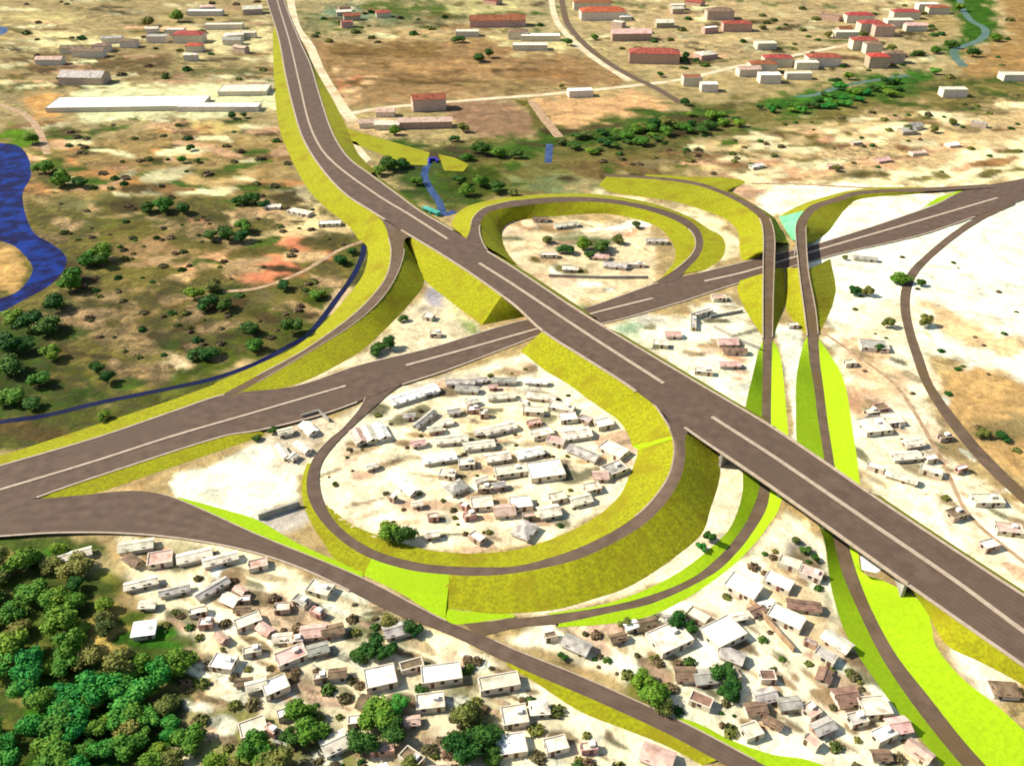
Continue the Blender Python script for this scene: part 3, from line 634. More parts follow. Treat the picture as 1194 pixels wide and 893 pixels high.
 (ell(330, 800, 26, 20), (178, 158, 126), 9, .6), (ell(425, 700, 26, 12), (206, 184, 140), 6, .4), (ell(440, 735, 40, 22), (110, 116, 60), 12, .6), (ell(545, 840, 34, 40), (140, 136, 88), 12, .6),
 (ell(470, 860, 40, 20), (200, 176, 136), 12, .5), (ell(700, 740, 36, 14), (222, 184, 156), 8, .3), (ell(780, 755, 22, 14), (212, 200, 160), 6, .3), (ell(650, 745, 34, 8), (255, 246, 218), 8, .1),
 ([(880, 640), (920, 640), (960, 680), (980, 730), (1010, 790), (960, 780), (900, 710)], (224, 198, 158), 8, .6),
 (ell(930, 640, 24, 14), (170, 158, 142), 8, .5), (ell(990, 780, 30, 22), (214, 184, 150), 10, .5), (ell(1140, 780, 50, 18, .6), (244, 232, 214), 6, .3),
 (ell(850, 775, 22, 22), (160, 150, 104), 8, .4), (ell(760, 810, 30, 20), (126, 122, 56), 8, .4),
 # the strip between the loop bank and the curving slip road
 ([(812, 520), (870, 540), (868, 600), (800, 668), (700, 705), (560, 722), (520, 712), (780, 660)], (250, 228, 196), 4, .25),
 # woods lower left
 ([(-900, 640), (0, 630), (110, 630), (128, 650), (150, 700), (180, 730), (236, 750), (238, 800), (200, 850), (210, 1200), (-900, 1400)], (74, 88, 34), 9, .8),
 ([(90, 700), (140, 690), (160, 720), (150, 770), (100, 770)], (176, 152, 82), 9, .4), (ell(110, 665, 40, 14), (176, 158, 110), 9, .6),
 ([(230, 830), (400, 850), (380, 1200), (200, 1200)], (150, 146, 84), 14, .5),
]
LG = 1.38
def speckle(poly, n, rx, ry, cols, scrub, rot=0.0, seed=1):
    rg = random.Random(seed); a = np.array(poly); k = 0
    while k < n:
        u = rg.uniform(a[:, 0].min(), a[:, 0].max()); v = rg.uniform(a[:, 1].min(), a[:, 1].max())
        if sdf1(poly, u, v) > 0: continue
        c = rg.choice(cols); f = max(.25, (v + 60) / 260) if v < 200 else 1
        j = rg.uniform(.85, 1.1); x = rg.uniform(*rx); y = rg.uniform(*ry) * f
        LAND.append((ell(u, v, x, y, rot + rg.uniform(-.25, .25) * f), tuple(min(255, q * j) for q in c), max(1.2, y * .45), scrub)); k += 1
DK, OL, GR, BR, CRM, PK, ORG = (84, 70, 40), (108, 98, 48), (74, 96, 30), (140, 104, 66), (244, 226, 178), (216, 166, 128), (206, 146, 92)
speckle([(-60, 0), (318, 0), (325, 100), (-60, 100)], 90, (8, 44), (1.5, 5), (DK, OL, CRM, BR, CRM, PK, OL), .6, seed=2)
speckle([(-60, 140), (318, 140), (345, 225), (40, 225), (20, 160)], 90, (8, 40), (2, 6), (DK, OL, CRM, BR, ORG, PK, GR, CRM), .6, seed=3)
speckle([(345, 0), (640, 0), (650, 40), (350, 46)], 44, (6, 34), (1.5, 4.5), (DK, OL, GR, CRM, BR, GR), .6, seed=4)
speckle([(400, 55), (720, 60), (740, 95), (420, 125)], 26, (14, 50), (1.5, 4), (BR, (176, 136, 92), (120, 92, 54)), .3, seed=14)
speckle([(670, 0), (1080, 0), (1080, 75), (860, 90), (740, 80)], 110, (6, 28), (1.5, 4.5), (DK, OL, GR, CRM, BR, PK, CRM, DK), .6, seed=5)
speckle([(440, 170), (800, 130), (1190, 85), (1190, 130), (880, 180), (640, 230), (500, 240)], 80, (8, 40), (2, 5), (OL, GR, DK, (130, 116, 64), GR), .8, seed=6)
speckle([(700, 190), (830, 165), (1190, 120), (1190, 200), (900, 214)], 80, (6, 36), (2, 5), (CRM, OL, BR, PK, CRM, (150, 130, 88)), .5, seed=7)
speckle([(50, 230), (355, 230), (415, 285), (330, 400), (130, 455), (30, 470), (60, 350)], 150, (8, 36), (3, 9), (OL, GR, DK, (166, 138, 94), OL, (190, 156, 112), (96, 92, 44)), .9, seed=8)
ST = ((176, 148, 110), (150, 130, 98), (214, 178, 146), (134, 128, 96), (255, 250, 226), (236, 200, 170), (255, 250, 226), (190, 170, 132))
speckle([(150, 640), (300, 660), (420, 700), (600, 790), (740, 880), (720, 893), (210, 893), (230, 760)], 130, (6, 26), (3, 8), ST, .6, .35, seed=9)
speckle([(620, 745), (800, 700), (900, 620), (960, 640), (990, 740), (1080, 893), (900, 880), (780, 830)], 100, (6, 24), (3, 8), ST, .5, .5, seed=10)
speckle([(380, 560), (440, 470), (620, 415), (740, 520), (700, 600), (560, 645), (430, 620)], 110, (6, 30), (2.5, 7), ST, .5, -.1, seed=11)
speckle([(1000, 400), (1060, 400), (1190, 590), (1190, 690), (1010, 560)], 60, (5, 24), (2.5, 6), ST, .5, .5, seed=12)
speckle([(600, 255), (760, 260), (780, 300), (690, 350), (620, 320)], 30, (5, 24), (2, 5), ST + (OL,), .6, seed=13)
speckle([(710, 385), (860, 345), (885, 395), (865, 480), (790, 430)], 24, (5, 18), (2, 5), ST, .4, seed=15)
speckle([(-60, 640), (110, 640), (150, 700), (230, 760), (200, 893), (-60, 893)], 60, (10, 36), (5, 14), ((60, 110, 26), (90, 110, 36), (150, 140, 76), (50, 90, 20), (120, 120, 50)), .7, seed=16)
def landcover(x, y):
    front = y > 60
    yy = np.where(front, y, 60.0)
    U, V = UV(x, yy)
    U = U.copy(); V = V.copy()
    sc_ = np.clip((V + 225) / 900, .02, 1.2)
    U += 16 * fnoise(x, y, 46, 0) * sc_ * 1.6 + 30 * vnoise(x, y, 120, 6) * sc_
    V += 12 * fnoise(x, y, 40, 3) * sc_ * 1.3 + 12 * vnoise(x, y, 110, 7) * sc_
    EN = fnoise(x, y, 9, 2) + .8 * fnoise(x, y, 26, 4)
    C = np.empty(x.shape + (4,)); base = np.array([lin(180) / LG, lin(154) / LG, lin(106) / LG, .5]); C[:] = base
    for poly, rgb, soft, scrub in LAND:
        pp = np.array(poly); x0, y0 = pp.min(0) - soft * 3 - 2; x1, y1 = pp.max(0) + soft * 3 + 2
        m = (U > x0) & (U < x1) & (V > y0) & (V < y1)
        if not m.any(): continue
        d = sdf(poly, U[m], V[m]) + EN[m] * soft * 2.2; w = np.clip(.5 - d / (2.0 * soft), 0, 1); w = (w * w * (3 - 2 * w))[:, None]
        col = np.array([*(lin(c) / LG for c in rgb), scrub]); C[m] = C[m] * (1 - w) + col * w
    # patchwork variation of the land itself
    k = 1 + .22 * fnoise(x, y, 22, 5)[..., None] ; C[..., :3] *= k; C[..., :3] *= (1 + .16 * fnoise(x, y, 7, 1)[..., None])
    C[..., 3] = np.clip(C[..., 3] * (1 + 1.2 * fnoise(x, y, 60, 8)), 0, 1)
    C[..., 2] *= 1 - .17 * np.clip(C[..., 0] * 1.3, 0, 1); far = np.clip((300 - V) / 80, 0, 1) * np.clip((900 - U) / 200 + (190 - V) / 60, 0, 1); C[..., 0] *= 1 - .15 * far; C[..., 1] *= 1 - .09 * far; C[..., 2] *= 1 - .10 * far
    return np.clip(C, .004, .95)

# cut the two road cuttings out of the sheet
hx = np.array([p for h in HOLES for p in h]); tq = hx[:, 0] / np.maximum(hx[:, 1], 105)
i0 = int(np.searchsorted(-DD, -hx[:, 1].max())) - 2; i1 = int(np.searchsorted(-DD, -hx[:, 1].min())) + 2
j0 = int(np.searchsorted(tt, tq.min())) - 2; j1 = int(np.searchsorted(tt, tq.max())) + 2
i1 = min(i1, int((DD > 105.0).nonzero()[0].max())); j1 = min(j1, nc - 3)
bx = GX[i0:i1 + 1, j0:j1 + 1].ravel(); by = GY[i0:i1 + 1, j0:j1 + 1].ravel()
nb = len(bx); bv = [Vector((a, b)) for a, b in zip(bx.tolist(), by.tolist())]; faces_c = []
for h in HOLES:
    s = len(bv); bv += [Vector(p) for p in h]; faces_c.append(list(range(s, len(bv))))
edges_c = [(f[k], f[(k + 1) % len(f)]) for f in faces_c for k in range(len(f))]
ov, oe, of, *_ = delaunay_2d_cdt(bv, edges_c, [], 0, 1e-6, False)
OV = np.array([(p.x, p.y) for p in ov]); OF = np.array([f for f in of if len(f) == 3])
cen = OV[OF].mean(1); inside = np.zeros(len(cen), bool)
for h in HOLES: inside |= sdf(h, cen[:, 0], cen[:, 1]) < 0
OF = OF[~inside]
a, b, c = OV[OF[:, 0]], OV[OF[:, 1]], OV[OF[:, 2]]
cr = (b[:, 0] - a[:, 0]) * (c[:, 1] - a[:, 1]) - (b[:, 1] - a[:, 1]) * (c[:, 0] - a[:, 0])
OF[cr < 0] = OF[cr < 0][:, ::-1]
I, J = np.meshgrid(np.arange(nr - 1), np.arange(nc - 1), indexing='ij')
keep = ~((I >= i0) & (I < i1) & (J >= j0) & (J < j1)); I = I[keep]; J = J[keep]; q = I * nc + J
quads = np.stack([q, q + nc, q + nc + 1, q + 1], 1)
VX = np.concatenate([GX.ravel(), OV[:, 0]]); VY = np.concatenate([GY.ravel(), OV[:, 1]])
OFs = OF + nr * nc
me = bpy.data.meshes.new('ground')
me.vertices.add(len(VX)); me.vertices.foreach_set('co', np.stack([VX, VY, np.zeros_like(VX)], 1).ravel().astype(np.float32))
loops = np.concatenate([quads.ravel(), OFs.ravel()]).astype(np.int32)
me.loops.add(len(loops)); me.loops.foreach_set('vertex_index', loops)
nq, ntr = len(quads), len(OFs)
me.polygons.add(nq + ntr)
me.polygons.foreach_set('loop_start', np.concatenate([np.arange(nq) * 4, nq * 4 + np.arange(ntr) * 3]).astype(np.int32))
me.update(calc_edges=True)
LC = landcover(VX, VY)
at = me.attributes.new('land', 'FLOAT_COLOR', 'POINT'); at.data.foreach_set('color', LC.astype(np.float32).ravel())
go = bpy.data.objects.new('ground', me); COL.objects.link(go); go['kind'] = 'structure'

gm = bpy.data.materials.new('ground'); gm.use_nodes = True; nt = gm.node_tree; N = nt.nodes; L = nt.links
bs = N['Principled BSDF']; bs.inputs['Roughness'].default_value = 1; bs.inputs['Specular IOR Level'].default_value = .05
at = N.new('ShaderNodeAttribute'); at.attribute_name = 'land'; geo = N.new('ShaderNodeNewGeometry')
def noise(scale, detail=6, rough=.6, dist=0.0):
    n = N.new('ShaderNodeTexNoise'); n.inputs['Scale'].default_value = scale; n.inputs['Detail'].default_value = detail; n.inputs['Roughness'].default_value = rough
    n.inputs['Distortion'].default_value = dist; L.new(geo.outputs['Position'], n.inputs['Vector']); return n.outputs['Fac']
def mrange(x, a, b, c, d, clamp=True):
    n = N.new('ShaderNodeMapRange'); n.clamp = clamp
    for k, v in zip(('From Min', 'From Max', 'To Min', 'To Max'), (a, b, c, d)):
        if isinstance(v, (int, float)): n.inputs[k].default_value = v
        else: L.new(v, n.inputs[k])
    L.new(x, n.inputs['Value']); return n.outputs['Result']
def math_(op, a, b):
    n = N.new('ShaderNodeMath'); n.operation = op
    for k, v in enumerate((a, b)):
        if isinstance(v, (int, float)): n.inputs[k].default_value = v
        else: L.new(v, n.inputs[k])
    return n.outputs[0]
def mixc(fac, a, b, mode='MIX'):
    n = N.new('ShaderNodeMix'); n.data_type = 'RGBA'; n.blend_type = mode
    if isinstance(fac, (int, float)): n.inputs[0].default_value = fac
    else: L.new(fac, n.inputs[0])
    for k, v in ((6, a), (7, b)):
        if isinstance(v, tuple): n.inputs[k].default_value = (*v, 1)
        else: L.new(v, n.inputs[k])
    return n.outputs[2]
base = at.outputs['Color']; scrub = at.outputs['Alpha']
f1 = mrange(noise(.09, 8, .68, .6), .32, .68, .58, 1.36); f2 = mrange(noise(.45, 5), .3, .7, .82, 1.16)
val = math_('MULTIPLY', f1, f2)
vv = N.new('ShaderNodeCombineColor'); [L.new(val, vv.inputs[k]) for k in range(3)]
c = mixc(1.0, base, vv.outputs[0], 'MULTIPLY')
# pale dust and reddish soil
pale = mrange(noise(.055, 7, .6, 1.2), .54, .66, 0, .8)
c = mixc(pale, c, mixc(1.0, c, (1.5, 1.45, 1.3), 'MULTIPLY'))
red = mrange(noise(.035, 6, .6, .8), .55, .72, 0, .35)
c = mixc(red, c, mixc(1.0, c, (1.12, .84, .70), 'MULTIPLY'))
# scrub: dark low growth, denser where the land is scrubby
thr = mrange(scrub, 0, 1, .80, .44); n3 = noise(.16, 9, .68, .8)
sm = mrange(math_('SUBTRACT', n3, thr), 0.0, .10, 0, .85)
c = mixc(sm, c, mixc(.72, c, (.046, .042, .018), 'MIX'))
thr2 = mrange(scrub, 0, 1, .84, .58); n4 = noise(.5, 4, .6)
sm2 = mrange(math_('SUBTRACT', n4, thr2), 0.0, .06, 0, .8)
c = mixc(sm2, c, mixc(.7, c, (.07, .045, .028), 'MIX'))
L.new(c, bs.inputs['Base Color'])
bp = N.new('ShaderNodeBump'); bp.inputs['Strength'].default_value = .7; bp.inputs['Distance'].default_value = 1.2
L.new(noise(.35, 7, .65), bp.inputs['Height']); L.new(bp.outputs['Normal'], bs.inputs['Normal'])
me.materials.append(gm)

# ------------------------------------------------------------------ keep-out test
FBOX = [(f[:, 0].min(), f[:, 0].max(), f[:, 1].min(), f[:, 1].max()) for f in FOOT]
def clear(x, y, r):
    while len(FBOX) < len(FOOT): f = FOOT[len(FBOX)]; FBOX.append((f[:, 0].min(), f[:, 0].max(), f[:, 1].min(), f[:, 1].max()))
    for poly, (x0, x1, y0, y1) in zip(FOOT, FBOX):
        if x < x0 - r or x > x1 + r or y < y0 - r or y > y1 + r: continue
        if sdf1(poly, x, y) < r: return False
    for h in HOLES:
        if sdf1(h, x, y) < r: return False
    return True
PLACED = []
def free(x, y, r):
    return all((x - a)**2 + (y - b)**2 > (r + c)**2 for a, b, c in PLACED)

# ------------------------------------------------------------------ naming the places of the picture
PLACES = [   # first outline holding the photo position names it
 ('inside the lower loop ramp', [(352, 560), (400, 480), (620, 400), (760, 500), (750, 600), (600, 660), (420, 640)]),
 ('inside the upper loop ramp', [(580, 240), (700, 235), (800, 260), (810, 300), (740, 340), (620, 320), (570, 280)]),
 ('in the yard left of the lower loop', [(150, 570), (370, 480), (352, 560), (430, 670), (300, 630)]),
 ('between the overpass and the west slip road', [(690, 380), (880, 300), (890, 420), (880, 500), (780, 440)]),
 ('between the two slip roads', [(895, 300), (935, 300), (955, 540), (900, 500)]),
 ('beside the curved road on the right', [(940, 240), (1300, 200), (1300, 720), (1160, 670), (1000, 560), (955, 400)]),
 ('between the highway and the curving slip road', [(805, 500), (960, 560), (960, 640), (880, 560), (790, 680), (700, 700), (835, 600)]),
 ('in the patch right of the lower right slip road', [(1060, 690), (1194, 780), (1300, 1000), (1150, 900)]),
 ('in the wedge between frontage road and slip road', [(560, 735), (720, 700), (900, 560), (985, 640), (1000, 740), (1130, 930), (980, 940), (800, 850)]),
 ('below the frontage road at lower centre', [(380, 680), (600, 775), (860, 900), (860, 1000), (380, 1000)]),
 ('below the frontage road at lower left', [(0, 615), (380, 640), (380, 1000), (0, 1000)]),
 ('on the ground left of the overpass', [(330, 450), (490, 330), (620, 370), (460, 440)]),
 ('on the scrubland left of the left ramp', [(-100, 225), (360, 225), (430, 280), (430, 300), (340, 410), (0, 530), (-100, 600)]),
 ('on the brown land at the upper left', [(-100, 140), (330, 140), (365, 225), (-100, 225)]),
 ('in the settlement at the top left', [(-100, -100), (330, -100), (330, 140), (-100, 140)]),
 ('beside the fields at the top middle', [(330, -100), (660, -100), (740, 95), (620, 170), (420, 170), (330, 60)]),
 ('in the town at the top right', [(640, -100), (1100, -100), (1100, 80), (800, 125), (740, 100)]),
 ('on the green river belt', [(430, 160), (800, 110), (1300, -50), (1300, 110), (880, 170), (600, 260), (470, 240)]),
 ('on the pale land above the cross road', [(600, 150), (1300, 90), (1300, 240), (600, 240)]),
]
def place_of(u, v):
    for nm, poly in PLACES:
        if sdf1(poly, u, v) < 0: return nm
    return 'at the edge of the picture'
WAIT = {}   # (look, place) -> list of (u, obj)
def want_label(o, look, u, v): WAIT.setdefault((look, place_of(u, v)), []).append((u, v, o))
ORD = ['', 'second', 'third', 'fourth', 'fifth', 'sixth', 'seventh', 'eighth', 'ninth', 'tenth', 'eleventh', 'twelfth', 'thirteenth', 'fourteenth', 'fifteenth', 'sixteenth', 'seventeenth', 'eighteenth', 'nineteenth', 'twentieth']
def give_labels():
    for (look, place), l in WAIT.items():
        l.sort(key=lambda t: t[0])
        for i, (u, v, o) in enumerate(l):
            n = len(l)
            if n == 1: o['label'] = f'{look} {place}'
            elif i == 0: o['label'] = f'{look} {place}, leftmost of them'
            elif i == n - 1: o['label'] = f'{look} {place}, rightmost of them'
            elif i <= (n - 1) // 2 or n > 40: 
                o['label'] = f'{look} {place}, {ORD[i] if i < 20 else str(i + 1) + "th"} from left'
            else:
                k = n - 1 - i; o['label'] = f'{look} {place}, {ORD[k] if k < 20 else str(k + 1) + "th"} from right'

# ------------------------------------------------------------------ houses
def house(u, v, Lx, Wy, ang, h=3.0, roof='flat', rc='cream', wc='cream', name='house', big=None, force=False):
    """a building seen at photo position (u,v): length Lx, width Wy in metres, turned by ang degrees"""
    if v > 160: Lx *= .84; Wy *= .84; h *= .56
    p = P(u, v, 0); r = math.hypot(Lx, Wy) / 2
    if not force and (not clear(p.x, p.y, min(Lx, Wy) * .5 + 1.6)): return None
    if not force and not free(p.x, p.y, r * .72): return None
    ca, sa = math.cos(R(ang)), math.sin(R(ang))
    for cx, cy in ((-.5, -.5), (.5, -.5), (.5, .5), (-.5, .5), (0, .5), (0, -.5)):
        if not clear(p.x + cx * Lx * ca - cy * Wy * sa, p.y + cx * Lx * sa + cy * Wy * ca, .5): return None
    PLACED.append((p.x, p.y, r * .72))
    root = empty(name, (p.x, p.y, 0), R(ang)); root['category'] = 'shed' if name in ('long_shed', 'warehouse') else 'house'
    depth = (p - Vector((0, 0, H))).length; pxm = F / depth
    hx, hy = Lx / 2, Wy / 2; V = []; Fc = []
    wm = WALL[wc]; rm = ROOF[rc]
    if roof == 'flat':
        t = .28
        box(V, Fc, (0, 0, h / 2 - .15), (Lx, Wy, h + .3)); mk('wall', V, Fc, wm, root)
        V = []; Fc = []; box(V, Fc, (0, 0, h + .1), (Lx - 2 * t, Wy - 2 * t, .1))
        ro = mk('roof', V, Fc, rm, root)
        V = []; Fc = []; ph = .45
        box(V, Fc, (0, -hy + t / 2, h + ph / 2), (Lx + .06, t, ph)); box(V, Fc, (0, hy - t / 2, h + ph / 2), (Lx + .06, t, ph))
        box(V, Fc, (-hx + t / 2 - .03, 0, h + ph / 2), (t, Wy - 2 * t, ph)); box(V, Fc, (hx - t / 2 + .03, 0, h + ph / 2), (t, Wy - 2 * t, ph))
        mk('parapet', V, Fc, wm, ro)
        if pxm > 2.2 and random.random() < .35:
            V = []; Fc = []; box(V, Fc, (hx * .4, hy * .2, h + .65), (1.5, 1.4, 1.0)); mk('water_tank', V, Fc, ROOF['white'], ro)
    else:
        rh = Wy * (.20 if roof == 'gable' else .16); e = .45
        box(V, Fc, (0, 0, h / 2 - .15), (Lx, Wy, h + .3))
        i = len(V); V += [(-hx, -hy, h), (-hx, hy, h), (-hx, 0, h + rh), (hx, -hy, h), (hx, hy, h), (hx, 0, h + rh)]
        if roof == 'gable': Fc += [(i, i + 2, i + 1), (i + 3, i + 4, i + 5)]
        mk('wall', V, Fc, wm, root)
        if roof == 'gable':
            a, b = hx + e, hy + e; z0 = h - rh * e / hy + .06; z1 = h + rh + .06; th = .14
            V = [(-a, -b, z0), (a, -b, z0), (a, 0, z1), (-a, 0, z1), (a, b, z0), (-a, b, z0)]
            V += [(x, y, z + th) for x, y, z in V]
            Fc = [(6, 7, 8, 9), (9, 8, 10, 11), (3, 2, 1, 0), (5, 4, 2, 3), (0, 1, 7, 6), (4, 5, 11, 10), (1, 2, 8, 7), (2, 4, 10, 8), (3, 0, 6, 9), (5, 3, 9, 11)]
        else:
            a, b = hx + e, hy + e; z0 = h; z1 = h + rh + .3; rr = max(.2, hx - hy)
            V = [(-a, -b, z0), (a, -b, z0), (a, b, z0), (-a, b, z0), (-rr, 0, z1), (rr, 0, z1), (-a, -b, z0 + .12), (a, -b, z0 + .12), (a, b, z0 + .12), (-a, b, z0 + .12)]
            Fc = [(3, 2, 1, 0), (0, 1, 7, 6), (1, 2, 8, 7), (2, 3, 9, 8), (3, 0, 6, 9), (6, 7, 5, 4), (8, 9, 4, 5), (7, 8, 5), (9, 6, 4)]
        ro = mk('roof', V, Fc, rm, root)
        if roof == 'gable' and pxm > 1.5:
            V = []; Fc = []; box(V, Fc, (0, 0, z1 + th), (Lx + .9, .35, .16)); mk('ridge_cap', V, Fc, rm, ro)
    if pxm > 1.6:
        sides = [(-1, 'y')] if True else []
        V = []; Fc = []; dx = random.choice((-.25, .1, .28)) * Lx
        box(V, Fc, (dx, -hy - .03, 1.02), (1.0 if Lx < 18 else 2.6, .08, 2.05 if Lx < 18 else 2.3)); mk('door', V, Fc, M['door'], root)
        nwin = max(1, min(6, int(Lx / 3.6)))
        for k in range(nwin):
            xx = -hx + (k + .5) * Lx / nwin
            if abs(xx - dx) < 1.2: continue
            V = []; Fc = []; box(V, Fc, (xx, -hy - .02, 1.65), (1.1, .07, 1.0)); w = mk('window', V, Fc, M['dark'], root)
            V = []; Fc = []; box(V, Fc, (xx, -hy - .05, 1.09), (1.3, .16, .08)); mk('sill', V, Fc, M['kerb'], w)
        V = []; Fc = []; box(V, Fc, (hx + .02, 0, 1.65), (.07, 1.1, 1.0)); mk('window', V, Fc, M['dark'], root)
        V = []; Fc = []; box(V, Fc, (-hx - .02, 0, 1.65), (.07, 1.1, 1.0)); mk('window', V, Fc, M['dark'], root)
    sz = big or ('tiny ' if max(Lx, Wy) < 6.5 else 'small ' if max(Lx, Wy) < 9.5 else '' if max(Lx, Wy) < 15 else 'large ')
    rn = {'flat': 'flat-roofed', 'gable': 'gable-roofed', 'hip': 'hip-roofed'}[roof]
    if name == 'house': look = f'{sz}{rn} {rc} house'
    elif name == 'warehouse': look = f'big {rn} {rc} warehouse'
    else: look = f'long low {rn} {rc} shed'
    want_label(root, look, u, v)
    root['group'] = {'house': 'houses scattered around the interchange', 'warehouse': 'big warehouses', 'long_shed': 'long low sheds'}[name]
    return root
def shed(u1, v1, u2, v2, W, rc='cream', wc='cream', h=3.0, roof='gable', name='long_shed', force=True):
    a, b = P(u1, v1), P(u2, v2); c = (a + b) / 2; d = b - a
    u, v = UV(c.x, c.y)
    if not clear(c.x, c.y, 1.5): return None
    an = math.degrees(math.atan2(d.y, d.x))
    if an > 90: an -= 180
    if an < -90: an += 180
    return house(u, v, d.length, W, an, h, roof, rc, wc, name, force=force)

# sheds traced in and around the lower loop
for s in [(450, 474, 514, 454, 6.5, 'white'), (482, 503, 508, 482, 3, 'grey'), (505, 518, 548, 514, 4.5, 'cream'), (538, 525, 579, 520, 4.5, 'cream'), (490, 541, 534, 534, 5, 'white'),
          (562, 508, 603, 498, 5, 'cream'), (566, 467, 602, 464, 4, 'cream'), (518, 449, 556, 449, 4, 'grey'), (572, 447, 604, 447, 4, 'grey'), (612, 464, 650, 468, 4, 'cream'), (610, 447, 640, 449, 3.5, 'white'),
          (456, 557, 486, 580, 4.5, 'white'), (414, 504, 423, 521, 5, 'pink'), (426, 501, 436, 519, 5, 'cream'), (439, 497, 450, 516, 5, 'white'),
          (354, 497, 367, 509, 4.5, 'white'), (346, 519, 361, 531, 3.5, 'cream'), (324, 509, 342, 505, 4, 'cream'), (325, 522, 336, 538, 3, 'cream'), (338, 540, 346, 533, 3, 'cream'),
          (564, 539, 596, 534, 5, 'cream'), (600, 536, 634, 528, 5, 'white'), (530, 456, 560, 458, 4, 'grey')]:
    shed(*s)
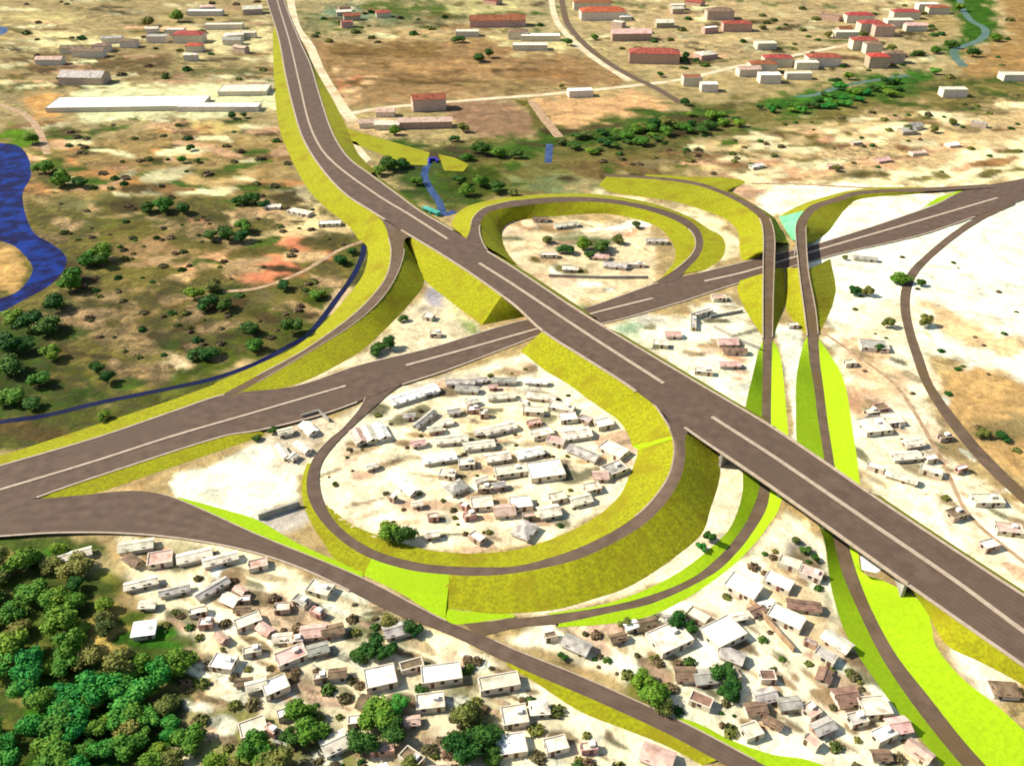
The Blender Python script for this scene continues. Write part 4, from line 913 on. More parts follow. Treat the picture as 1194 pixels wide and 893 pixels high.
for s in [(636, 552, 15, 11, 12, 3.5, 'flat', 'white'), (607, 590, 9, 7, 10, 3, 'flat', 'white'), (562, 590, 9, 7, 8, 3, 'flat', 'cream'), (588, 599, 8, 6, 8, 3, 'gable', 'pink'), (386, 572, 9, 7, 20, 3, 'hip', 'white'),
          (671, 509, 13, 7, 14, 3, 'gable', 'cream'), (695, 512, 9, 7, 14, 3, 'flat', 'cream'), (680, 532, 14, 5, -35, 3, 'gable', 'grey'), (704, 497, 8, 6, 20, 3, 'flat', 'white'), (715, 528, 12, 8, -40, 3, 'flat', 'cream'),
          (716, 550, 10, 7, 30, 3, 'flat', 'grey'), (730, 545, 8, 6, 30, 3, 'flat', 'white'), (677, 586, 8, 5, 20, 2.8, 'gable', 'cream'), (650, 583, 7, 5, 20, 2.8, 'flat', 'cream'), (596, 552, 14, 6, 12, 3, 'flat', 'cream'),
          (616, 556, 8, 6, 14, 3, 'flat', 'white'), (572, 556, 14, 5, 8, 3, 'flat', 'grey'), (544, 543, 7, 5, 8, 3, 'flat', 'cream'), (522, 556, 7, 5, -10, 3, 'flat', 'cream'), (632, 508, 10, 6, 20, 3, 'flat', 'cream'),
          (655, 478, 12, 6, -20, 3, 'flat', 'cream'), (640, 486, 10, 5, -10, 3, 'gable', 'grey'), (662, 490, 8, 6, 10, 3, 'flat', 'white'), (622, 482, 10, 5, -5, 3, 'flat', 'cream'), (690, 572, 7, 5, 20, 3, 'flat', 'cream'),
          (700, 558, 6, 5, 0, 3, 'gable', 'pink'), (617, 518, 12, 5, 14, 3, 'gable', 'cream'), (648, 518, 8, 5, -20, 3, 'flat', 'pink'), (612, 622, 9, 7, 60, 3, 'hip', 'grey'), (640, 600, 8, 6, 15, 3, 'gable', 'cream'), (532, 572, 8, 6, 40, 3, 'hip', 'grey'),
          # below the frontage road
          (350, 604, 8, 7, -30, 3.2, 'flat', 'white'), (339, 618, 8, 5, -35, 2.6, 'gable', 'grey'), (358, 622, 6, 4, -35, 2.6, 'flat', 'cream'),
          (188, 655, 9, 7, 14, 3, 'flat', 'pink'), (170, 738, 7, 6, 10, 3.6, 'hip', 'white'), (228, 652, 12, 5, 20, 3, 'gable', 'cream'), (258, 656, 12, 4, 22, 3, 'gable', 'cream'), (212, 672, 12, 4, 20, 3, 'gable', 'brown'), (248, 690, 12, 3.5, 45, 2.8, 'gable', 'grey'),
          (160, 640, 12, 5, 14, 3, 'gable', 'cream'), (150, 660, 14, 3.5, 26, 2.8, 'gable', 'brown'), (166, 684, 11, 3.5, 20, 2.8, 'gable', 'cream'), (205, 692, 10, 3, 18, 2.8, 'gable', 'grey'), (30, 655, 9, 5, 25, 3, 'flat', 'white'), (84, 652, 14, 4, 24, 3, 'gable', 'cream'),
          (80, 736, 4, 3, 0, 2.5, 'flat', 'white'), (322, 804, 8, 6, 30, 3.4, 'flat', 'white'), (290, 728, 9, 5, 30, 3, 'flat', 'cream'), (374, 690, 9, 6, -20, 3, 'flat', 'cream'), (352, 704, 6, 4, -30, 3, 'flat', 'grey'), (366, 740, 8, 5, 10, 3, 'gable', 'pink'), (340, 768, 10, 6, 30, 3, 'flat', 'pink'),
          (444, 794, 10, 8, 16, 3.6, 'flat', 'white'), (464, 738, 9, 5, 20, 3, 'gable', 'grey'), (515, 790, 13, 7, 10, 3.6, 'flat', 'white'), (509, 742, 5, 3, -20, 2.6, 'flat', 'cream'), (585, 782, 8, 5, 16, 3, 'gable', 'pink'), (582, 800, 13, 5.5, 12, 3.6, 'flat', 'cream'),
          (502, 822, 9, 6, 8, 3, 'flat', 'cream'), (440, 828, 12, 5, -20, 3, 'gable', 'tan' if 0 else 'brown'), (600, 838, 8, 7, 10, 3, 'flat', 'cream'), (630, 806, 10, 6, 12, 3.6, 'flat', 'white'), (629, 829, 5.5, 4.5, 5, 2.6, 'hip', 'cream'), (675, 858, 20, 14, 24, 4.5, 'flat', 'white'),
          (766, 886, 9, 6, -25, 3, 'gable', 'pink'), (648, 872, 7, 5, 15, 3, 'flat', 'cream'), (392, 870, 8, 6, 30, 3, 'gable', 'cream'), (596, 872, 9, 7, 10, 3, 'flat', 'white'), (296, 852, 8, 6, 25, 3, 'flat', 'cream'), (262, 776, 8, 6, -10, 3, 'flat', 'white'),
          # wedge between frontage road and slip road
          (650, 766, 9, 6, -5, 3.4, 'flat', 'cream'), (672, 756, 9, 5, -30, 3, 'gable', 'grey'), (688, 764, 7, 5, -35, 3, 'flat', 'cream'), (780, 748, 13, 10, 28, 3.6, 'flat', 'cream'), (842, 742, 13, 10, 30, 3.8, 'flat', 'white'), (860, 755, 8, 4, 30, 3, 'gable', 'brown'),
          (866, 688, 12, 9, -38, 3.6, 'flat', 'white'), (889, 706, 9, 6, -38, 3, 'flat', 'cream'), (798, 790, 6, 5, 0, 3, 'gable', 'brown'), (894, 792, 5, 4, 0, 3, 'flat', 'brown'), (825, 846, 9, 5, 18, 3, 'flat', 'cream'), (875, 856, 6, 5, 20, 3, 'flat', 'cream'),
          (880, 830, 6, 4, 10, 3, 'gable', 'brown'), (907, 682, 10, 6, -36, 3, 'flat', 'white'), (916, 724, 12, 7, -36, 3.2, 'flat', 'white'), (934, 740, 9, 6, -36, 3, 'flat', 'cream'), (936, 710, 11, 4, -10, 3, 'gable', 'brown'), (950, 726, 8, 5, -40, 3, 'flat', 'cream'), (928, 700, 8, 5, -20, 3, 'flat', 'white'),
          (960, 792, 5, 4, 60, 3, 'gable', 'brown'), (985, 816, 7, 6, 10, 3, 'gable', 'brown'), (998, 772, 11, 7, -48, 3.6, 'flat', 'white'), (1018, 828, 9, 7, 5, 3.4, 'flat', 'cream'), (1046, 850, 6, 5, 10, 3, 'gable', 'pink'), (944, 832, 5, 5, 30, 2.8, 'flat', 'pink'), (946, 868, 5, 3.5, -50, 2.8, 'flat', 'pink'),
          (900, 838, 7, 5, -20, 3, 'gable', 'grey'), (1026, 884, 5, 3, 0, 2.6, 'gable', 'brown'), (962, 768, 7, 5, -40, 3, 'flat', 'grey'), (975, 752, 9, 5, -48, 3, 'gable', 'cream'), (1070, 880, 7, 4, -50, 3, 'gable', 'pink'), (920, 660, 8, 5, -30, 3, 'flat', 'cream'), (945, 672, 8, 5, -30, 3, 'flat', 'pink'),
          (836, 608, 6, 4, 10, 3, 'flat', 'pink'), (850, 545, 5.5, 5, 0, 3.4, 'hip', 'rust'), (840, 600, 7, 5, 20, 3, 'gable', 'pink'), (812, 642, 6, 4, 20, 3, 'flat', 'grey'), (786, 664, 6, 5, 30, 3, 'flat', 'white'), (770, 672, 5, 4, 10, 3, 'flat', 'cream'), (752, 682, 6, 4, 10, 3, 'flat', 'cream'),
          (1122, 778, 7, 5, -40, 3, 'gable', 'grey'), (1140, 790, 8, 5, -30, 3, 'flat', 'grey'), (1170, 808, 8, 5, -5, 3, 'hip', 'brown'), (1190, 835, 6, 8, 0, 3.2, 'gable', 'rust'), (1158, 796, 6, 5, -40, 3, 'flat', 'white'),
          # right side
          (1018, 500, 13, 11, 10, 3.2, 'flat', 'cream'), (1040, 492, 8, 8, 10, 3, 'flat', 'cream'), (1098, 496, 11, 8, 16, 3.2, 'flat', 'cream'), (1108, 507, 9, 6, -20, 3, 'flat', 'white'), (1092, 482, 9, 5, -20, 3, 'gable', 'cream'), (1055, 535, 12, 5, 6, 3, 'gable', 'cream'),
          (1085, 552, 9, 5, -28, 3, 'flat', 'cream'), (1050, 560, 12, 4, -30, 3, 'gable', 'cream'), (1120, 578, 12, 6, -20, 3, 'flat', 'cream'), (1150, 586, 12, 6, 0, 3, 'flat', 'cream'), (1010, 540, 9, 4, -28, 3, 'gable', 'cream'), (1020, 548, 7, 4, -28, 3, 'flat', 'cream'),
          (1018, 406, 14, 9, -8, 3.4, 'flat', 'grey'), (1040, 376, 14, 6, 0, 3, 'gable', 'grey'), (1075, 388, 12, 5, 0, 3, 'gable', 'brown'), (1008, 304, 14, 3.5, -12, 3, 'gable', 'grey'), (974, 356, 12, 4, 0, 3, 'gable', 'brown'), (1110, 554, 9, 5, 10, 3, 'flat', 'cream'), (1175, 620, 10, 6, -10, 3, 'flat', 'pink'),
          (974, 418, 6, 4, 10, 3, 'flat', 'grey'), (990, 426, 6, 4, 10, 3, 'flat', 'cream'), (1000, 432, 8, 4, 30, 3, 'gable', 'brown'),
          (808, 378, 3, 16, -10, 3, 'flat', 'grey'), (818, 368, 14, 3, 30, 3, 'flat', 'grey'), (784, 393, 8, 5, 0, 3, 'gable', 'pink'), (848, 402, 10, 6, 0, 3, 'gable', 'pink'), (856, 412, 12, 4, -5, 3, 'gable', 'brown'), (850, 428, 10, 4, 0, 3, 'gable', 'pink'), (820, 436, 9, 4, -10, 3, 'flat', 'cream'),
          (782, 418, 9, 5, -15, 3, 'flat', 'pink'), (770, 404, 8, 5, -10, 3, 'flat', 'cream'), (838, 350, 8, 5, 5, 3, 'flat', 'pink'), (907, 398, 6, 3, 10, 2.6, 'gable', 'grey'), (924, 382, 6, 3, 10, 2.6, 'flat', 'cream'), (922, 436, 5, 3, 20, 2.6, 'flat', 'grey'), (921, 462, 5, 4, 0, 2.6, 'flat', 'pink'),
          # inside upper loop
          (752, 266, 16, 9, -8, 4, 'flat', 'pink'), (780, 290, 11, 5, 5, 3, 'flat', 'white'), (779, 299, 13, 5, 5, 3, 'flat', 'white'), (717, 312, 14, 6, -12, 3, 'gable', 'grey'), (740, 311, 12, 4, 0, 3, 'flat', 'cream'), (765, 284, 14, 5, 0, 3, 'flat', 'grey'), (700, 302, 10, 5, -10, 3, 'gable', 'pink'),
          (640, 300, 11, 4, 0, 3, 'flat', 'cream'), (660, 265, 16, 5, 16, 3, 'gable', 'cream'), (630, 258, 10, 5, 0, 3, 'gable', 'brown'), (665, 316, 9, 4, -5, 3, 'gable', 'cream'),
          # near the left ramp
          (385, 263, 15, 6, 5, 3, 'flat', 'white'), (365, 235, 22, 8, -5, 3.4, 'flat', 'grey'), (350, 250, 18, 7, -25, 3, 'flat', 'cream'), (318, 243, 12, 5, 0, 3, 'gable', 'cream'), (508, 392, 6, 4, 0, 3, 'flat', 'cream'), (500, 372, 6, 5, -20, 3, 'flat', 'cream')]:
    house(*s)
# the far town
for s in [(100, 96, 38, 18, -4, 6, 'gable', 'grey', 'tan', 'warehouse'), (152, 124, 120, 30, 3, 3.4, 'flat', 'white', 'cream', 'warehouse'), (256, 128, 64, 12, 0, 3.5, 'flat', 'white', 'cream', 'warehouse'), (180, 108, 80, 24, 3, 3.5, 'flat', 'cream', 'cream', 'warehouse'), (286, 108, 40, 22, 3, 3.4, 'flat', 'cream', 'cream', 'warehouse'),
          (476, 129, 26, 16, 12, 8, 'hip', 'rust', 'tan'), (500, 127, 26, 14, 12, 9, 'gable', 'rust', 'tan'), (496, 148, 40, 10, 4, 5, 'gable', 'pink', 'pink'), (450, 135, 14, 9, 0, 4, 'gable', 'pink'), (452, 150, 18, 9, 0, 4, 'gable', 'cream'), (430, 148, 14, 8, 10, 4, 'gable', 'pink'),
          (222, 49, 30, 16, 0, 8, 'hip', 'rust'), (228, 60, 16, 10, 0, 6, 'hip', 'red'), (250, 58, 50, 10, 3, 5, 'gable', 'brown'), (185, 49, 20, 12, 0, 6, 'flat', 'grey'), (60, 75, 24, 10, 0, 5, 'gable', 'pink'), (45, 77, 20, 10, 0, 5, 'gable', 'rust'), (120, 60, 16, 10, 0, 6, 'hip', 'brown'), (152, 55, 16, 10, 0, 6, 'hip', 'brown'),
          (132, 50, 20, 8, 10, 5, 'gable', 'grey'), (105, 66, 30, 10, 0, 6, 'gable', 'brown'), (85, 62, 20, 10, 0, 5, 'gable', 'brown'), (272, 52, 18, 10, 0, 5, 'gable', 'grey'), (290, 44, 16, 8, 0, 5, 'flat', 'cream'), (205, 40, 20, 10, 0, 5, 'flat', 'cream'), (262, 34, 40, 10, 3, 5, 'flat', 'cream'), (240, 18, 40, 12, 0, 5, 'flat', 'white'),
          (580, 30, 60, 20, 3, 7, 'gable', 'rust', 'pink'), (596, 38, 46, 16, 3, 6, 'gable', 'pink', 'cream'), (604, 45, 20, 12, 0, 7, 'hip', 'brown'), (545, 42, 24, 12, 0, 5, 'flat', 'cream'), (630, 47, 40, 12, 0, 5, 'flat', 'white'), (618, 58, 34, 12, 0, 5, 'flat', 'cream'),
          (690, 10, 44, 24, 0, 8, 'hip', 'rust'), (702, 22, 50, 22, 3, 9, 'hip', 'red'), (735, 46, 40, 16, 3, 7, 'gable', 'pink', 'pink'), (723, 42, 20, 12, 0, 6, 'gable', 'pink'), (762, 72, 46, 20, -5, 9, 'hip', 'rust', 'pink'), (690, 105, 17, 13, 8, 8, 'flat', 'brown', 'tan'), (676, 112, 20, 10, 8, 5, 'flat', 'white'),
          (806, 99, 16, 12, 0, 7, 'flat', 'rust', 'cream'), (826, 106, 14, 10, 0, 6, 'flat', 'white'), (842, 106, 14, 10, 0, 6, 'hip', 'grey'), (816, 92, 30, 8, 6, 5, 'flat', 'cream'), (838, 22, 30, 18, 0, 9, 'hip', 'brown', 'tan'), (858, 36, 30, 14, 0, 8, 'hip', 'rust', 'pink'), (845, 32, 28, 14, -10, 7, 'gable', 'pink'),
          (888, 84, 24, 13, 0, 8, 'hip', 'rust'), (872, 88, 20, 10, 8, 6, 'gable', 'pink'), (905, 77, 26, 13, 0, 8, 'hip', 'rust'), (921, 75, 18, 12, 0, 9, 'hip', 'brown'), (939, 80, 20, 12, 0, 6, 'flat', 'cream'), (958, 76, 30, 15, 0, 8, 'hip', 'rust'), (975, 78, 14, 12, 0, 9, 'hip', 'brown'), (975, 53, 28, 13, 0, 8, 'hip', 'rust'),
          (988, 58, 18, 12, 0, 8, 'hip', 'brown'), (1005, 57, 24, 14, 0, 9, 'hip', 'rust', 'cream'), (1016, 62, 16, 12, 0, 9, 'hip', 'brown'), (1021, 78, 18, 13, 0, 10, 'hip', 'red', 'tan'), (1040, 73, 18, 12, 0, 9, 'hip', 'brown', 'tan'), (1000, 26, 30, 14, 0, 8, 'hip', 'rust'), (1022, 28, 30, 16, 0, 9, 'hip', 'brown'), (1014, 37, 26, 16, 0, 9, 'hip', 'rust'),
          (1028, 42, 20, 12, 0, 10, 'flat', 'rust', 'tan'), (1046, 32, 28, 14, 0, 8, 'flat', 'cream'), (1054, 22, 30, 14, 0, 8, 'hip', 'rust'), (1066, 36, 22, 10, 0, 6, 'gable', 'pink'), (1080, 12, 24, 12, 0, 7, 'flat', 'white'), (1092, 16, 24, 12, 0, 7, 'hip', 'rust'), (985, 44, 24, 12, 0, 6, 'flat', 'cream'), (950, 60, 26, 12, 0, 6, 'flat', 'cream'),
          (896, 96, 18, 12, 0, 7, 'flat', 'white'), (904, 93, 12, 10, 0, 8, 'flat', 'brown'), (930, 92, 22, 8, 0, 5, 'flat', 'cream'), (1186, 93, 30, 12, 0, 5, 'flat', 'cream'), (1110, 112, 20, 10, 0, 6, 'flat', 'cream'), (1098, 106, 22, 10, 0, 5, 'gable', 'brown')]:
    house(*s, force=False)

# fill-in houses, thinner where the photo is emptier
def outline_pick(poly):
    a = np.array(poly)
    while True:
        u = random.uniform(a[:, 0].min(), a[:, 0].max()); v = random.uniform(a[:, 1].min(), a[:, 1].max())
        if sdf1(poly, u, v) < 0: return u, v
AREAS = [([(660, 0), (1070, -25), (1070, 60), (870, 82), (770, 60)], 16, (12, 22), ('rust', 'cream', 'pink', 'brown', 'cream', 'white', 'rust'), 4),
         ([(20, -30), (305, -30), (300, 70), (40, 85)], 9, (12, 22), ('cream', 'grey', 'brown', 'cream', 'pink'), 3),
         ([(350, -25), (640, -25), (650, 30), (360, 40)], 10, (12, 20), ('cream', 'grey', 'brown', 'rust'), 4),
         ([(850, 180), (1180, 125), (1190, 150), (1000, 210), (870, 212)], 9, (8, 13), ('cream', 'pink', 'white', 'grey'), 2),
         ([(420, 500), (560, 440), (720, 500), (700, 590), (560, 640), (440, 620)], 26, (3.5, 6.5), ('cream', 'white', 'cream', 'pink', 'grey'), 3),
         ([(150, 640), (330, 660), (420, 710), (400, 800), (280, 880), (240, 780), (160, 700)], 24, (4, 7), ('cream', 'grey', 'cream', 'pink', 'white', 'brown'), 4),
         ([(420, 760), (600, 800), (740, 880), (740, 920), (380, 920)], 12, (4, 8), ('cream', 'white', 'brown', 'pink'), 3),
         ([(640, 745), (860, 680), (960, 660), (1080, 900), (920, 880)], 20, (4, 8), ('cream', 'white', 'brown', 'grey'), 4),
         ([(1000, 480), (1080, 460), (1190, 640), (1140, 640)], 8, (5, 9), ('cream', 'white', 'brown'), 2)]
for poly, n, (s0, s1), cols, var in AREAS:
    k = 0; tries = 0
    while k < n and tries < 300:
        tries += 1; u, v = outline_pick(poly); Lx = random.uniform(s0, s1)
        if house(u, v, Lx, Lx * random.uniform(.45, .75), random.choice((10, 14, 10, 20, -34)) + random.uniform(-8, 8), random.uniform(2.6, 3.6) * (1.6 if s0 > 10 else 1), random.choice(('flat', 'flat', 'gable', 'gable' if s0 < 10 else 'hip')), random.choice(cols), random.choice(('cream', 'tan', 'pink'))): k += 1

# low boundary walls
def wall_line(label, px, h=1.8, w=.45, m=None):
    l = edge(px, lambda u, v, f: 0.0, 30, smooth=False); o = ribbon('boundary_wall', l, w, h, m or M['concrete'], kind=None)
    tag(o, label, 'wall', 'low boundary walls'); FOOT.append(np.array([(p.x, p.y) for p in offset_line(l, 0, 0, 1)] + [(p.x, p.y) for p in reversed(offset_line(l, 0, 0, -1))]))
wall_line('low concrete wall along the bottom of the white yard', [(302, 606), (350, 590)], 2.4, .6)
wall_line('low wall running out to the west slip road', [(832, 382), (860, 398), (886, 408)], 1.6)
wall_line('low wall above the diagonal one left of the slip road', [(828, 371), (866, 364)], 1.4)
wall_line('low wall at the edge of the yard beside the cross road', [(352, 488), (372, 482), (384, 492)], 1.8)
wall_line('pale wall inside the upper loop near its lower side', [(640, 323), (700, 325), (756, 325)], 1.6)
wall_line('low wall round the dark pit beside the east slip road', [(1000, 494), (1012, 488), (1036, 490), (1050, 500)], 1.8)
wall_line('brown wall running down toward the lower right village', [(846, 682), (878, 706), (905, 738), (925, 760)], 2.0, .5, M['track'])

# ------------------------------------------------------------------ trees
def crown_mesh(name, n, r, h0, h1, leaf, m, seed, lumps=7):
    rg = random.Random(seed); cs = []
    for k in range(lumps):
        a = rg.uniform(0, 6.283); q = rg.uniform(.15, .62) * r if k else 0
        cs.append((q * math.cos(a), q * math.sin(a), rg.uniform(h0 + (h1 - h0) * .3, h1 - (h1 - h0) * .28), rg.uniform(.34, .58) * r, rg.uniform(.28, .42) * (h1 - h0)))
    V = []; Fc = []
    for k in range(n):
        cx, cy, cz, cr, ch = rg.choice(cs)
        d = Vector((rg.gauss(0, 1), rg.gauss(0, 1), rg.gauss(0, 1)));
        if d.length < 1e-3: continue
        d.normalize(); q = rg.uniform(.72, 1.06)
        p = Vector((cx + d.x * cr * q, cy + d.y * cr * q, cz + d.z * ch * q))
        nrm = (d + Vector((rg.gauss(0, .5), rg.gauss(0, .5), rg.gauss(0, .5)))).normalized()
        t = nrm.orthogonal().normalized(); b = nrm.cross(t); s = leaf * rg.uniform(.6, 1.3); a = rg.uniform(0, 6.28)
        t, b = t * math.cos(a) + b * math.sin(a), b * math.cos(a) - t * math.sin(a); i = len(V)
        V += [p - t * s, p - b * s * .7, p + t * s, p + b * s * .7]; Fc.append((i, i + 1, i + 2, i + 3))
    # inner mass
    for cx, cy, cz, cr, ch in cs:
        bm = bmesh.new(); bmesh.ops.create_icosphere(bm, subdivisions=2, radius=1)
        i = len(V)
        for w in bm.verts:
            k = .78 + .22 * math.sin(w.co.x * 7 + seed) * math.cos(w.co.y * 6 + w.co.z * 5 + cx)
            V.append(Vector((cx + w.co.x * cr * k * .86, cy + w.co.y * cr * k * .86, cz + w.co.z * ch * k * .86)))
        for f in bm.faces: Fc.append(tuple(i + w.index for w in f.verts))
        bm.free()
    mm = bpy.data.meshes.new(name); mm.from_pydata([tuple(v) for v in V], [], Fc); mm.materials.append(m); mm.update(); return mm
def trunk_mesh(h, r, seed):
    rg = random.Random(seed); V = []; Fc = []
    def tube(pts, rs, N=7):
        i0 = len(V)
        for p, q in zip(pts, rs):
            for k in range(N): V.append((p[0] + q * math.cos(k * 6.283 / N), p[1] + q * math.sin(k * 6.283 / N), p[2]))
        for j in range(len(pts) - 1):
            for k in range(N): a = i0 + j * N + k; b = i0 + j * N + (k + 1) % N; Fc.append((a, b, b + N, a + N))
    tube([(0, 0, -.3), (.05, 0, h * .3), (.12, .08, h * .62), (.1, .1, h)], [r * 1.25, r, r * .75, r * .35])
    for k in range(4):
        a = k * 1.6 + rg.uniform(0, .8); q = h * .45
        tube([(0.1, 0, h * .45), (q * .5 * math.cos(a), q * .5 * math.sin(a), h * .72), (q * math.cos(a), q * math.sin(a), h * .95)], [r * .5, r * .32, r * .12], 5)
    mm = bpy.data.meshes.new('trunk'); mm.from_pydata(V, [], Fc); mm.materials.append(M['bark']); mm.update(); return mm
KINDS = {}
for kn, m in (('dark green', 'leaf_dark'), ('green', 'leaf_mid'), ('emerald green', 'leaf_emerald'), ('olive', 'leaf_olive')):
    KINDS[kn] = [(crown_mesh('crown', 1500, 1.0 * 5, 1.8, 8.2, .42, M[m], s * 17 + len(kn), 6 + s), trunk_mesh(5.0, .28, s)) for s in range(3)]
def tree(u, v, w, kind='dark green', hs=1.0, name='tree', shared=None, force=False):
    """w = crown width in photo pixels"""
    p = P(u, v, 0); depth = (p - Vector((0, 0, H))).length; s = w * depth / F / 10.0
    # v marks the middle of the crown in the photo: move the foot to the ground point under it
    p = P(u, v, 3.6 * s * hs); 
    if not force and not clear(p.x, p.y, .8): return None
    hs *= random.uniform(.5, .85)
    i = random.randrange(3); cm, tm = KINDS[kind][i]
    root = empty(name, (p.x, p.y, 0), random.uniform(0, 6.28)); root.scale = (s * random.uniform(.85, 1.2), s * random.uniform(.85, 1.15), s * hs)
    c = bpy.data.objects.new('crown', cm); COL.objects.link(c); c.parent = root
    t = bpy.data.objects.new('trunk', tm); COL.objects.link(t); t.parent = root
    root['category'] = 'tree'
    if shared: root['label'], root['group'] = shared
    else:
        px = 'large ' if w > 38 else 'small ' if w < 16 else ''
        root['group'] = 'single trees around the interchange'; want_label(root, f'{px}{kind} tree', u, v)
    return root
for t in [(172, 240, 20, 'dark green'), (190, 238, 24, 'green'), (212, 240, 22, 'dark green'), (275, 232, 18, 'dark green'), (292, 230, 22, 'dark green'), (308, 236, 18, 'dark green'), (244, 272, 22, 'dark green'), (262, 270, 28, 'dark green'), (284, 262, 24, 'green'), (280, 274, 24, 'dark green'),
          (105, 298, 26, 'green'), (122, 292, 28, 'green'), (118, 302, 24, 'dark green'), (226, 340, 26, 'green'), (242, 350, 26, 'dark green'), (262, 354, 22, 'dark green'), (246, 334, 20, 'olive'), (228, 410, 22, 'dark green'), (246, 408, 26, 'dark green'), (440, 404, 22, 'dark green'), (454, 400, 24, 'dark green'), (470, 370, 14, 'dark green'),
          (62, 350, 30, 'dark green'), (80, 330, 30, 'green'), (86, 318, 24, 'green'), (30, 372, 34, 'dark green'), (54, 376, 32, 'dark green'), (14, 366, 26, 'green'), (30, 400, 26, 'dark green'), (8, 400, 30, 'dark green'), (60, 410, 24, 'green'), (12, 425, 34, 'dark green'), (44, 440, 26, 'green'), (112, 428, 22, 'dark green'), (124, 440, 20, 'dark green'), (10, 460, 30, 'green'), (36, 468, 26, 'dark green'),
          (290, 380, 26, 'dark green'), (330, 330, 22, 'dark green'), (300, 400, 26, 'green'), (270, 425, 22, 'green'), (395, 300, 20, 'dark green'), (410, 290, 16, 'dark green'), (340, 380, 26, 'dark green'), (370, 340, 22, 'green'), (60, 505, 20, 'dark green'), (100, 492, 18, 'dark green'), (120, 484, 16, 'green'), (318, 500, 14, 'dark green'), (300, 508, 14, 'dark green'),
          (452, 628, 26, 'green'), (472, 628, 28, 'dark green'), (482, 632, 22, 'dark green'), (435, 752, 34, 'dark green'), (452, 760, 26, 'dark green'), (418, 764, 24, 'dark green'), (450, 724, 26, 'olive'), (476, 728, 24, 'dark green'), (486, 734, 20, 'dark green'), (350, 828, 34, 'green'), (362, 850, 40, 'green'), (340, 860, 30, 'dark green'),
          (438, 830, 50, 'green'), (458, 850, 44, 'dark green'), (428, 864, 40, 'dark green'), (462, 822, 30, 'emerald green'), (545, 836, 46, 'olive'), (560, 856, 46, 'dark green'), (536, 872, 46, 'dark green'), (574, 876, 30, 'dark green'), (300, 870, 40, 'green'), (320, 888, 40, 'olive'), (480, 890, 30, 'olive'),
          (748, 792, 30, 'green'), (764, 812, 40, 'green'), (738, 812, 26, 'olive'), (778, 822, 26, 'olive'), (742, 714, 20, 'dark green'), (762, 712, 24, 'dark green'), (790, 722, 28, 'dark green'), (806, 732, 22, 'dark green'), (730, 728, 16, 'olive'), (842, 782, 30, 'dark green'), (856, 796, 30, 'dark green'), (848, 808, 24, 'dark green'), (656, 764, 14, 'dark green'), (828, 626, 20, 'dark green'), (818, 636, 16, 'emerald green'),
          (1050, 320, 24, 'green'), (1076, 328, 14, 'dark green'), (1000, 336, 20, 'dark green'), (1012, 340, 14, 'olive'), (1036, 376, 16, 'olive'), (1060, 396, 14, 'olive'), (1026, 404, 14, 'dark green'), (1080, 374, 18, 'olive'), (1148, 504, 18, 'olive'), (1170, 506, 18, 'dark green'), (985, 300, 8, 'olive'),
          (680, 282, 24, 'green'), (702, 284, 26, 'dark green'), (660, 288, 22, 'dark green'), (722, 278, 16, 'olive'), (640, 278, 16, 'olive'), (690, 294, 18, 'dark green'), (742, 262, 12, 'olive'), (452, 190, 24, 'dark green'), (470, 188, 22, 'dark green'), (442, 198, 18, 'green'), (486, 210, 16, 'green'), (460, 150, 18, 'green'), (540, 148, 16, 'olive'), (530, 160, 14, 'dark green'),
          (560, 172, 22, 'dark green'), (580, 176, 22, 'green'), (600, 178, 18, 'dark green'), (545, 182, 16, 'green'), (560, 210, 24, 'green'), (580, 216, 22, 'dark green'), (544, 220, 20, 'green'), (600, 222, 16, 'olive'), (536, 208, 18, 'dark green'), (558, 64, 20, 'dark green'), (570, 62, 14, 'dark green'), (535, 44, 14, 'dark green'), (662, 48, 14, 'dark green'), (692, 42, 12, 'green'), (207, 18, 18, 'green'), (172, 24, 16, 'olive'),
          (210, 186, 12, 'emerald green'), (222, 172, 10, 'dark green'), (202, 124, 10, 'olive'), (230, 186, 10, 'dark green'), (868, 268, 8, 'dark green'), (10, 158, 26, 'green'), (36, 160, 18, 'green'), (50, 192, 24, 'green'), (72, 204, 28, 'green'), (92, 210, 20, 'dark green'), (270, 134, 12, 'dark green'), (284, 134, 10, 'dark green'), (940, 640, 14, 'dark green'), (950, 648, 14, 'dark green'), (930, 630, 12, 'olive'),
          (655, 100, 8, 'olive'), (742, 56, 14, 'dark green'), (780, 62, 14, 'dark green'), (800, 64, 12, 'dark green'), (800, 118, 14, 'dark green'), (770, 86, 10, 'dark green'), (900, 70, 10, 'dark green'), (990, 88, 12, 'green'), (1046, 62, 12, 'dark green'), (1072, 60, 12, 'dark green'), (1090, 56, 14, 'green'), (1110, 50, 14, 'dark green'), (1148, 24, 14, 'green'), (1160, 42, 14, 'green'), (1136, 60, 14, 'dark green'), (1120, 8, 12, 'green'), (890, 30, 10, 'olive'), (966, 40, 10, 'olive'), (1060, 150, 12, 'olive'), (1090, 150, 12, 'olive'), (1110, 140, 12, 'olive'), (975, 195, 12, 'olive')]:
    tree(*t)
tree(452, 620, 28, 'green', force=True); tree(470, 622, 30, 'dark green', force=True)
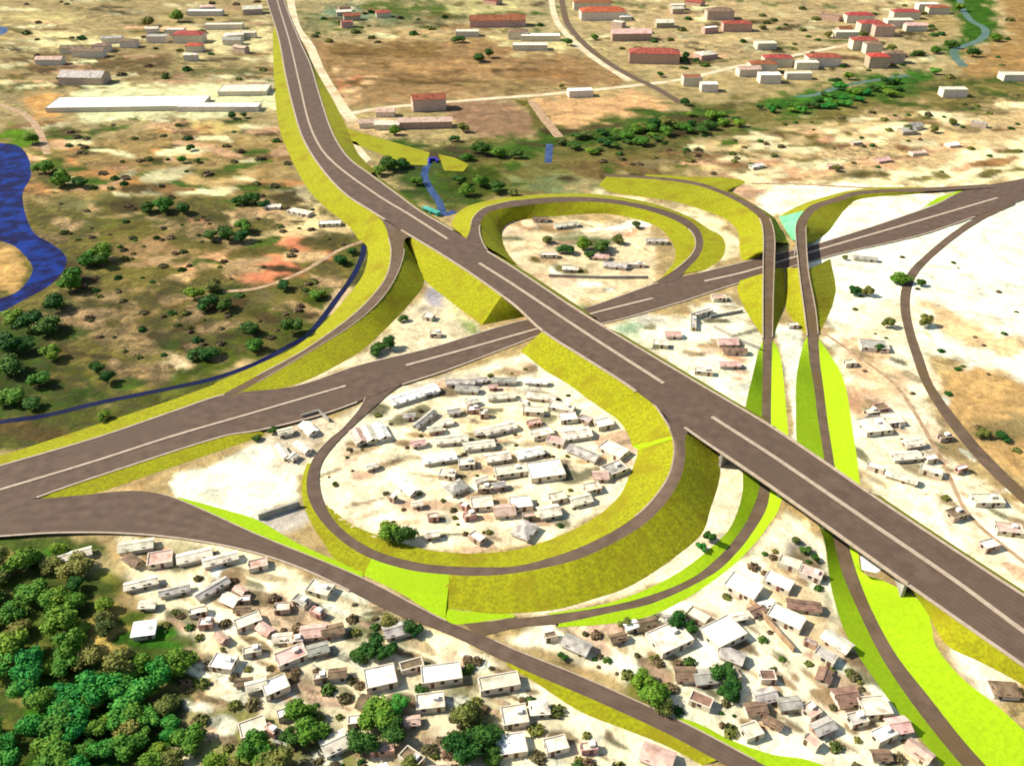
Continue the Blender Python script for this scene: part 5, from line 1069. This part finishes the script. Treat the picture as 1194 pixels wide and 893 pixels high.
# trees of the river belt and of the wood at lower left
def scatter(poly, n, w0, w1, kinds, shared, gap, name='tree', hs=1.0):
    pts = []; k = 0; tries = 0
    while k < n and tries < n * 14:
        tries += 1; u, v = outline_pick(poly)
        if any((u - a)**2 + ((v - b) * 1.5)**2 < gap**2 for a, b in pts): continue
        w = random.uniform(w0, w1) 
        if tree(u, v, w, random.choice(kinds), hs, name, shared): pts.append((u, v)); k += 1
BELT = ('tree among the many along the green river belt', 'trees of the green river belt')
scatter([(640, 172), (660, 160), (800, 132), (850, 130), (872, 142), (815, 158), (700, 176)], 34, 12, 22, ('dark green', 'green', 'dark green', 'olive'), BELT, 7, hs=.75)
scatter([(880, 124), (940, 108), (1060, 86), (1100, 82), (1070, 102), (930, 132)], 30, 10, 17, ('dark green', 'green', 'emerald green'), BELT, 6, hs=.75)
WOOD = ('leafy tree in the dense wood at the lower left corner', 'trees of the wood at the lower left')
scatter([(-40, 650), (70, 636), (110, 650), (95, 700), (86, 760), (-40, 760)], 20, 22, 40, ('green', 'green', 'olive', 'dark green'), WOOD, 24)
scatter([(-40, 755), (90, 755), (150, 790), (140, 850), (60, 930), (-40, 930)], 40, 24, 44, ('emerald green', 'emerald green', 'emerald green', 'green'), WOOD, 17)
scatter([(90, 755), (160, 768), (210, 755), (230, 800), (200, 850), (190, 930), (60, 930), (140, 850), (150, 790)], 22, 20, 42, ('green', 'emerald green', 'olive', 'green'), WOOD, 19)
scatter([(60, 700), (110, 680), (140, 700), (120, 760), (70, 770)], 8, 20, 34, ('olive', 'green'), WOOD, 14)
scatter([(200, 845), (330, 880), (320, 930), (200, 930)], 9, 28, 44, ('green', 'olive', 'olive'), WOOD, 24)

# low dry bushes: one mesh each, shared
def bush_mesh(m, seed):
    rg = random.Random(seed); V = []; Fc = []
    for k in range(120):
        d = Vector((rg.gauss(0, 1), rg.gauss(0, 1), abs(rg.gauss(0, 1)))).normalized(); p = Vector((d.x, d.y, d.z * .7 + .1)) * rg.uniform(.5, 1.05)
        nrm = (d + Vector((rg.gauss(0, .5), rg.gauss(0, .5), rg.gauss(0, .5)))).normalized(); t = nrm.orthogonal().normalized(); b = nrm.cross(t); s = rg.uniform(.14, .3); i = len(V)
        V += [tuple(p - t * s), tuple(p - b * s), tuple(p + t * s), tuple(p + b * s)]; Fc.append((i, i + 1, i + 2, i + 3))
    mm = bpy.data.meshes.new('bush'); mm.from_pydata(V, [], Fc); mm.materials.append(m); mm.update(); return mm
BM = [bush_mesh(M[k], s) for s, k in enumerate(('dry', 'leaf_olive', 'leaf_dark', 'dry'))]
BUSH = []
def bushes(poly, n, r0, r1, shared, sel=(0, 1, 2, 3)):
    k = 0; tries = 0
    while k < n and tries < n * 6:
        tries += 1; u, v = outline_pick(poly); p = P(u, v, 0); r = random.uniform(r0, r1)
        if not clear(p.x, p.y, r) or not free(p.x, p.y, r): continue
        BUSH.append((r / (p - Vector((0, 0, H))).length * (0 < u < 1194 and 0 < v < 893), p, r, BM[random.choice(sel)], random.uniform(.8, 1.2), random.uniform(0, 6.28), shared)); k += 1
bushes([(30, 230), (360, 228), (420, 290), (330, 400), (130, 460), (90, 400), (90, 320)], 110, 1.0, 2.6, ('low dry bush dotted over the brown scrubland left of the left ramp', 'bushes on the left scrubland'))
bushes([(40, 145), (320, 145), (350, 225), (60, 225)], 40, 1.6, 3.6, ('low bush on the brown land left of the highway top', 'bushes on the upper left land'))
bushes([(640, 180), (1190, 110), (1190, 200), (800, 205)], 60, 1.4, 3.2, ('low bush on the pale land between river belt and cross road', 'bushes above the cross road'))
bushes([(960, 300), (1190, 280), (1190, 640), (1010, 560)], 26, .7, 1.8, ('small bush on the pale ground around the curved road', 'bushes around the curved road'))
bushes([(150, 640), (420, 700), (600, 790), (740, 900), (250, 900)], 110, .6, 2.2, ('small bush on pale ground below the frontage road', 'bushes below the frontage road'))
bushes([(640, 745), (880, 640), (960, 650), (1080, 900), (900, 900)], 60, .6, 2.0, ('small bush between the houses near the lower right slip road', 'bushes in the lower right village'))
bushes([(370, 570), (440, 470), (620, 415), (740, 520), (700, 600), (560, 645), (430, 620)], 50, .5, 1.5, ('small bush on the pale ground inside the lower loop', 'bushes inside the lower loop'))
bushes([(650, 30), (1080, -10), (1180, 20), (1190, 90), (860, 110)], 60, 2.5, 5.5, ('round bush between the houses of the top right town', 'bushes in the top right town'), (1, 2))
bushes([(20, -20), (630, -20), (640, 40), (330, 60), (310, 95), (30, 95)], 70, 2.5, 5.5, ('round bush along the upper edge of the picture', 'bushes at the top edge'), (0, 1, 2))
BUSH.sort(key=lambda t: -t[0])
for q, p, r, bmesh_, sy, rz, shared in BUSH[:290]:
    o = bpy.data.objects.new('bush', bmesh_); COL.objects.link(o); o.location = p; o.scale = (r, r * sy, r * .8); o.rotation_euler = (0, 0, rz)
    tag(o, shared[0], 'bush', shared[1])
V = []; Fc = []; mi = []; mats = [M['dry'], M['leaf_olive'], M['leaf_dark']]
for q, p, r, bmesh_, sy, rz, shared in BUSH[290:]:
    mx = Matrix.Translation(p) @ Matrix.Rotation(rz, 4, 'Z') @ Matrix.Diagonal((r, r * sy, r * .8, 1)); i = len(V); k = mats.index(bmesh_.materials[0])
    V += [mx @ w.co for w in bmesh_.vertices]; Fc += [tuple(i + j for j in f.vertices) for f in bmesh_.polygons]; mi += [k] * len(bmesh_.polygons)
o = mk('scrub_growth', V, Fc, None, kind='stuff', label='small scattered far bushes and low growth over the dry land')
for m in mats: o.data.materials.append(m)
o.data.polygons.foreach_set('material_index', mi)
give_labels()

# ------------------------------------------------------------------ light
sd = Vector((-.98, .17, 0)).normalized(); EL = R(40)
sdir = Vector((sd.x * math.cos(EL), sd.y * math.cos(EL), math.sin(EL)))
sl = bpy.data.lights.new('sun', 'SUN'); sl.energy = 4.2; sl.angle = R(.5); sl.color = (1.0, .96, .88)
so = bpy.data.objects.new('sun', sl); COL.objects.link(so); so.rotation_euler = sdir.to_track_quat('Z', 'Y').to_euler(); so.location = (0, 0, 400)
w = bpy.data.worlds.new('World'); sc.world = w; w.use_nodes = True; wn = w.node_tree
sk = wn.nodes.new('ShaderNodeTexSky'); sk.sky_type = 'NISHITA'; sk.sun_disc = False; sk.sun_elevation = EL; sk.sun_rotation = math.atan2(sd.x, sd.y) % (2 * math.pi)
bg = wn.nodes['Background']; bg.inputs['Strength'].default_value = .085; wn.links.new(sk.outputs[0], bg.inputs[0])
sc.view_settings.view_transform = 'Standard'; sc.view_settings.look = 'None'; sc.view_settings.gamma = 1; sc.view_settings.exposure = 1.0
sc.view_settings.use_curve_mapping = False
sc.render.engine = 'CYCLES'
sc.cycles.filter_width = 1.9; sc.cycles.max_bounces = 4; sc.cycles.diffuse_bounces = 2
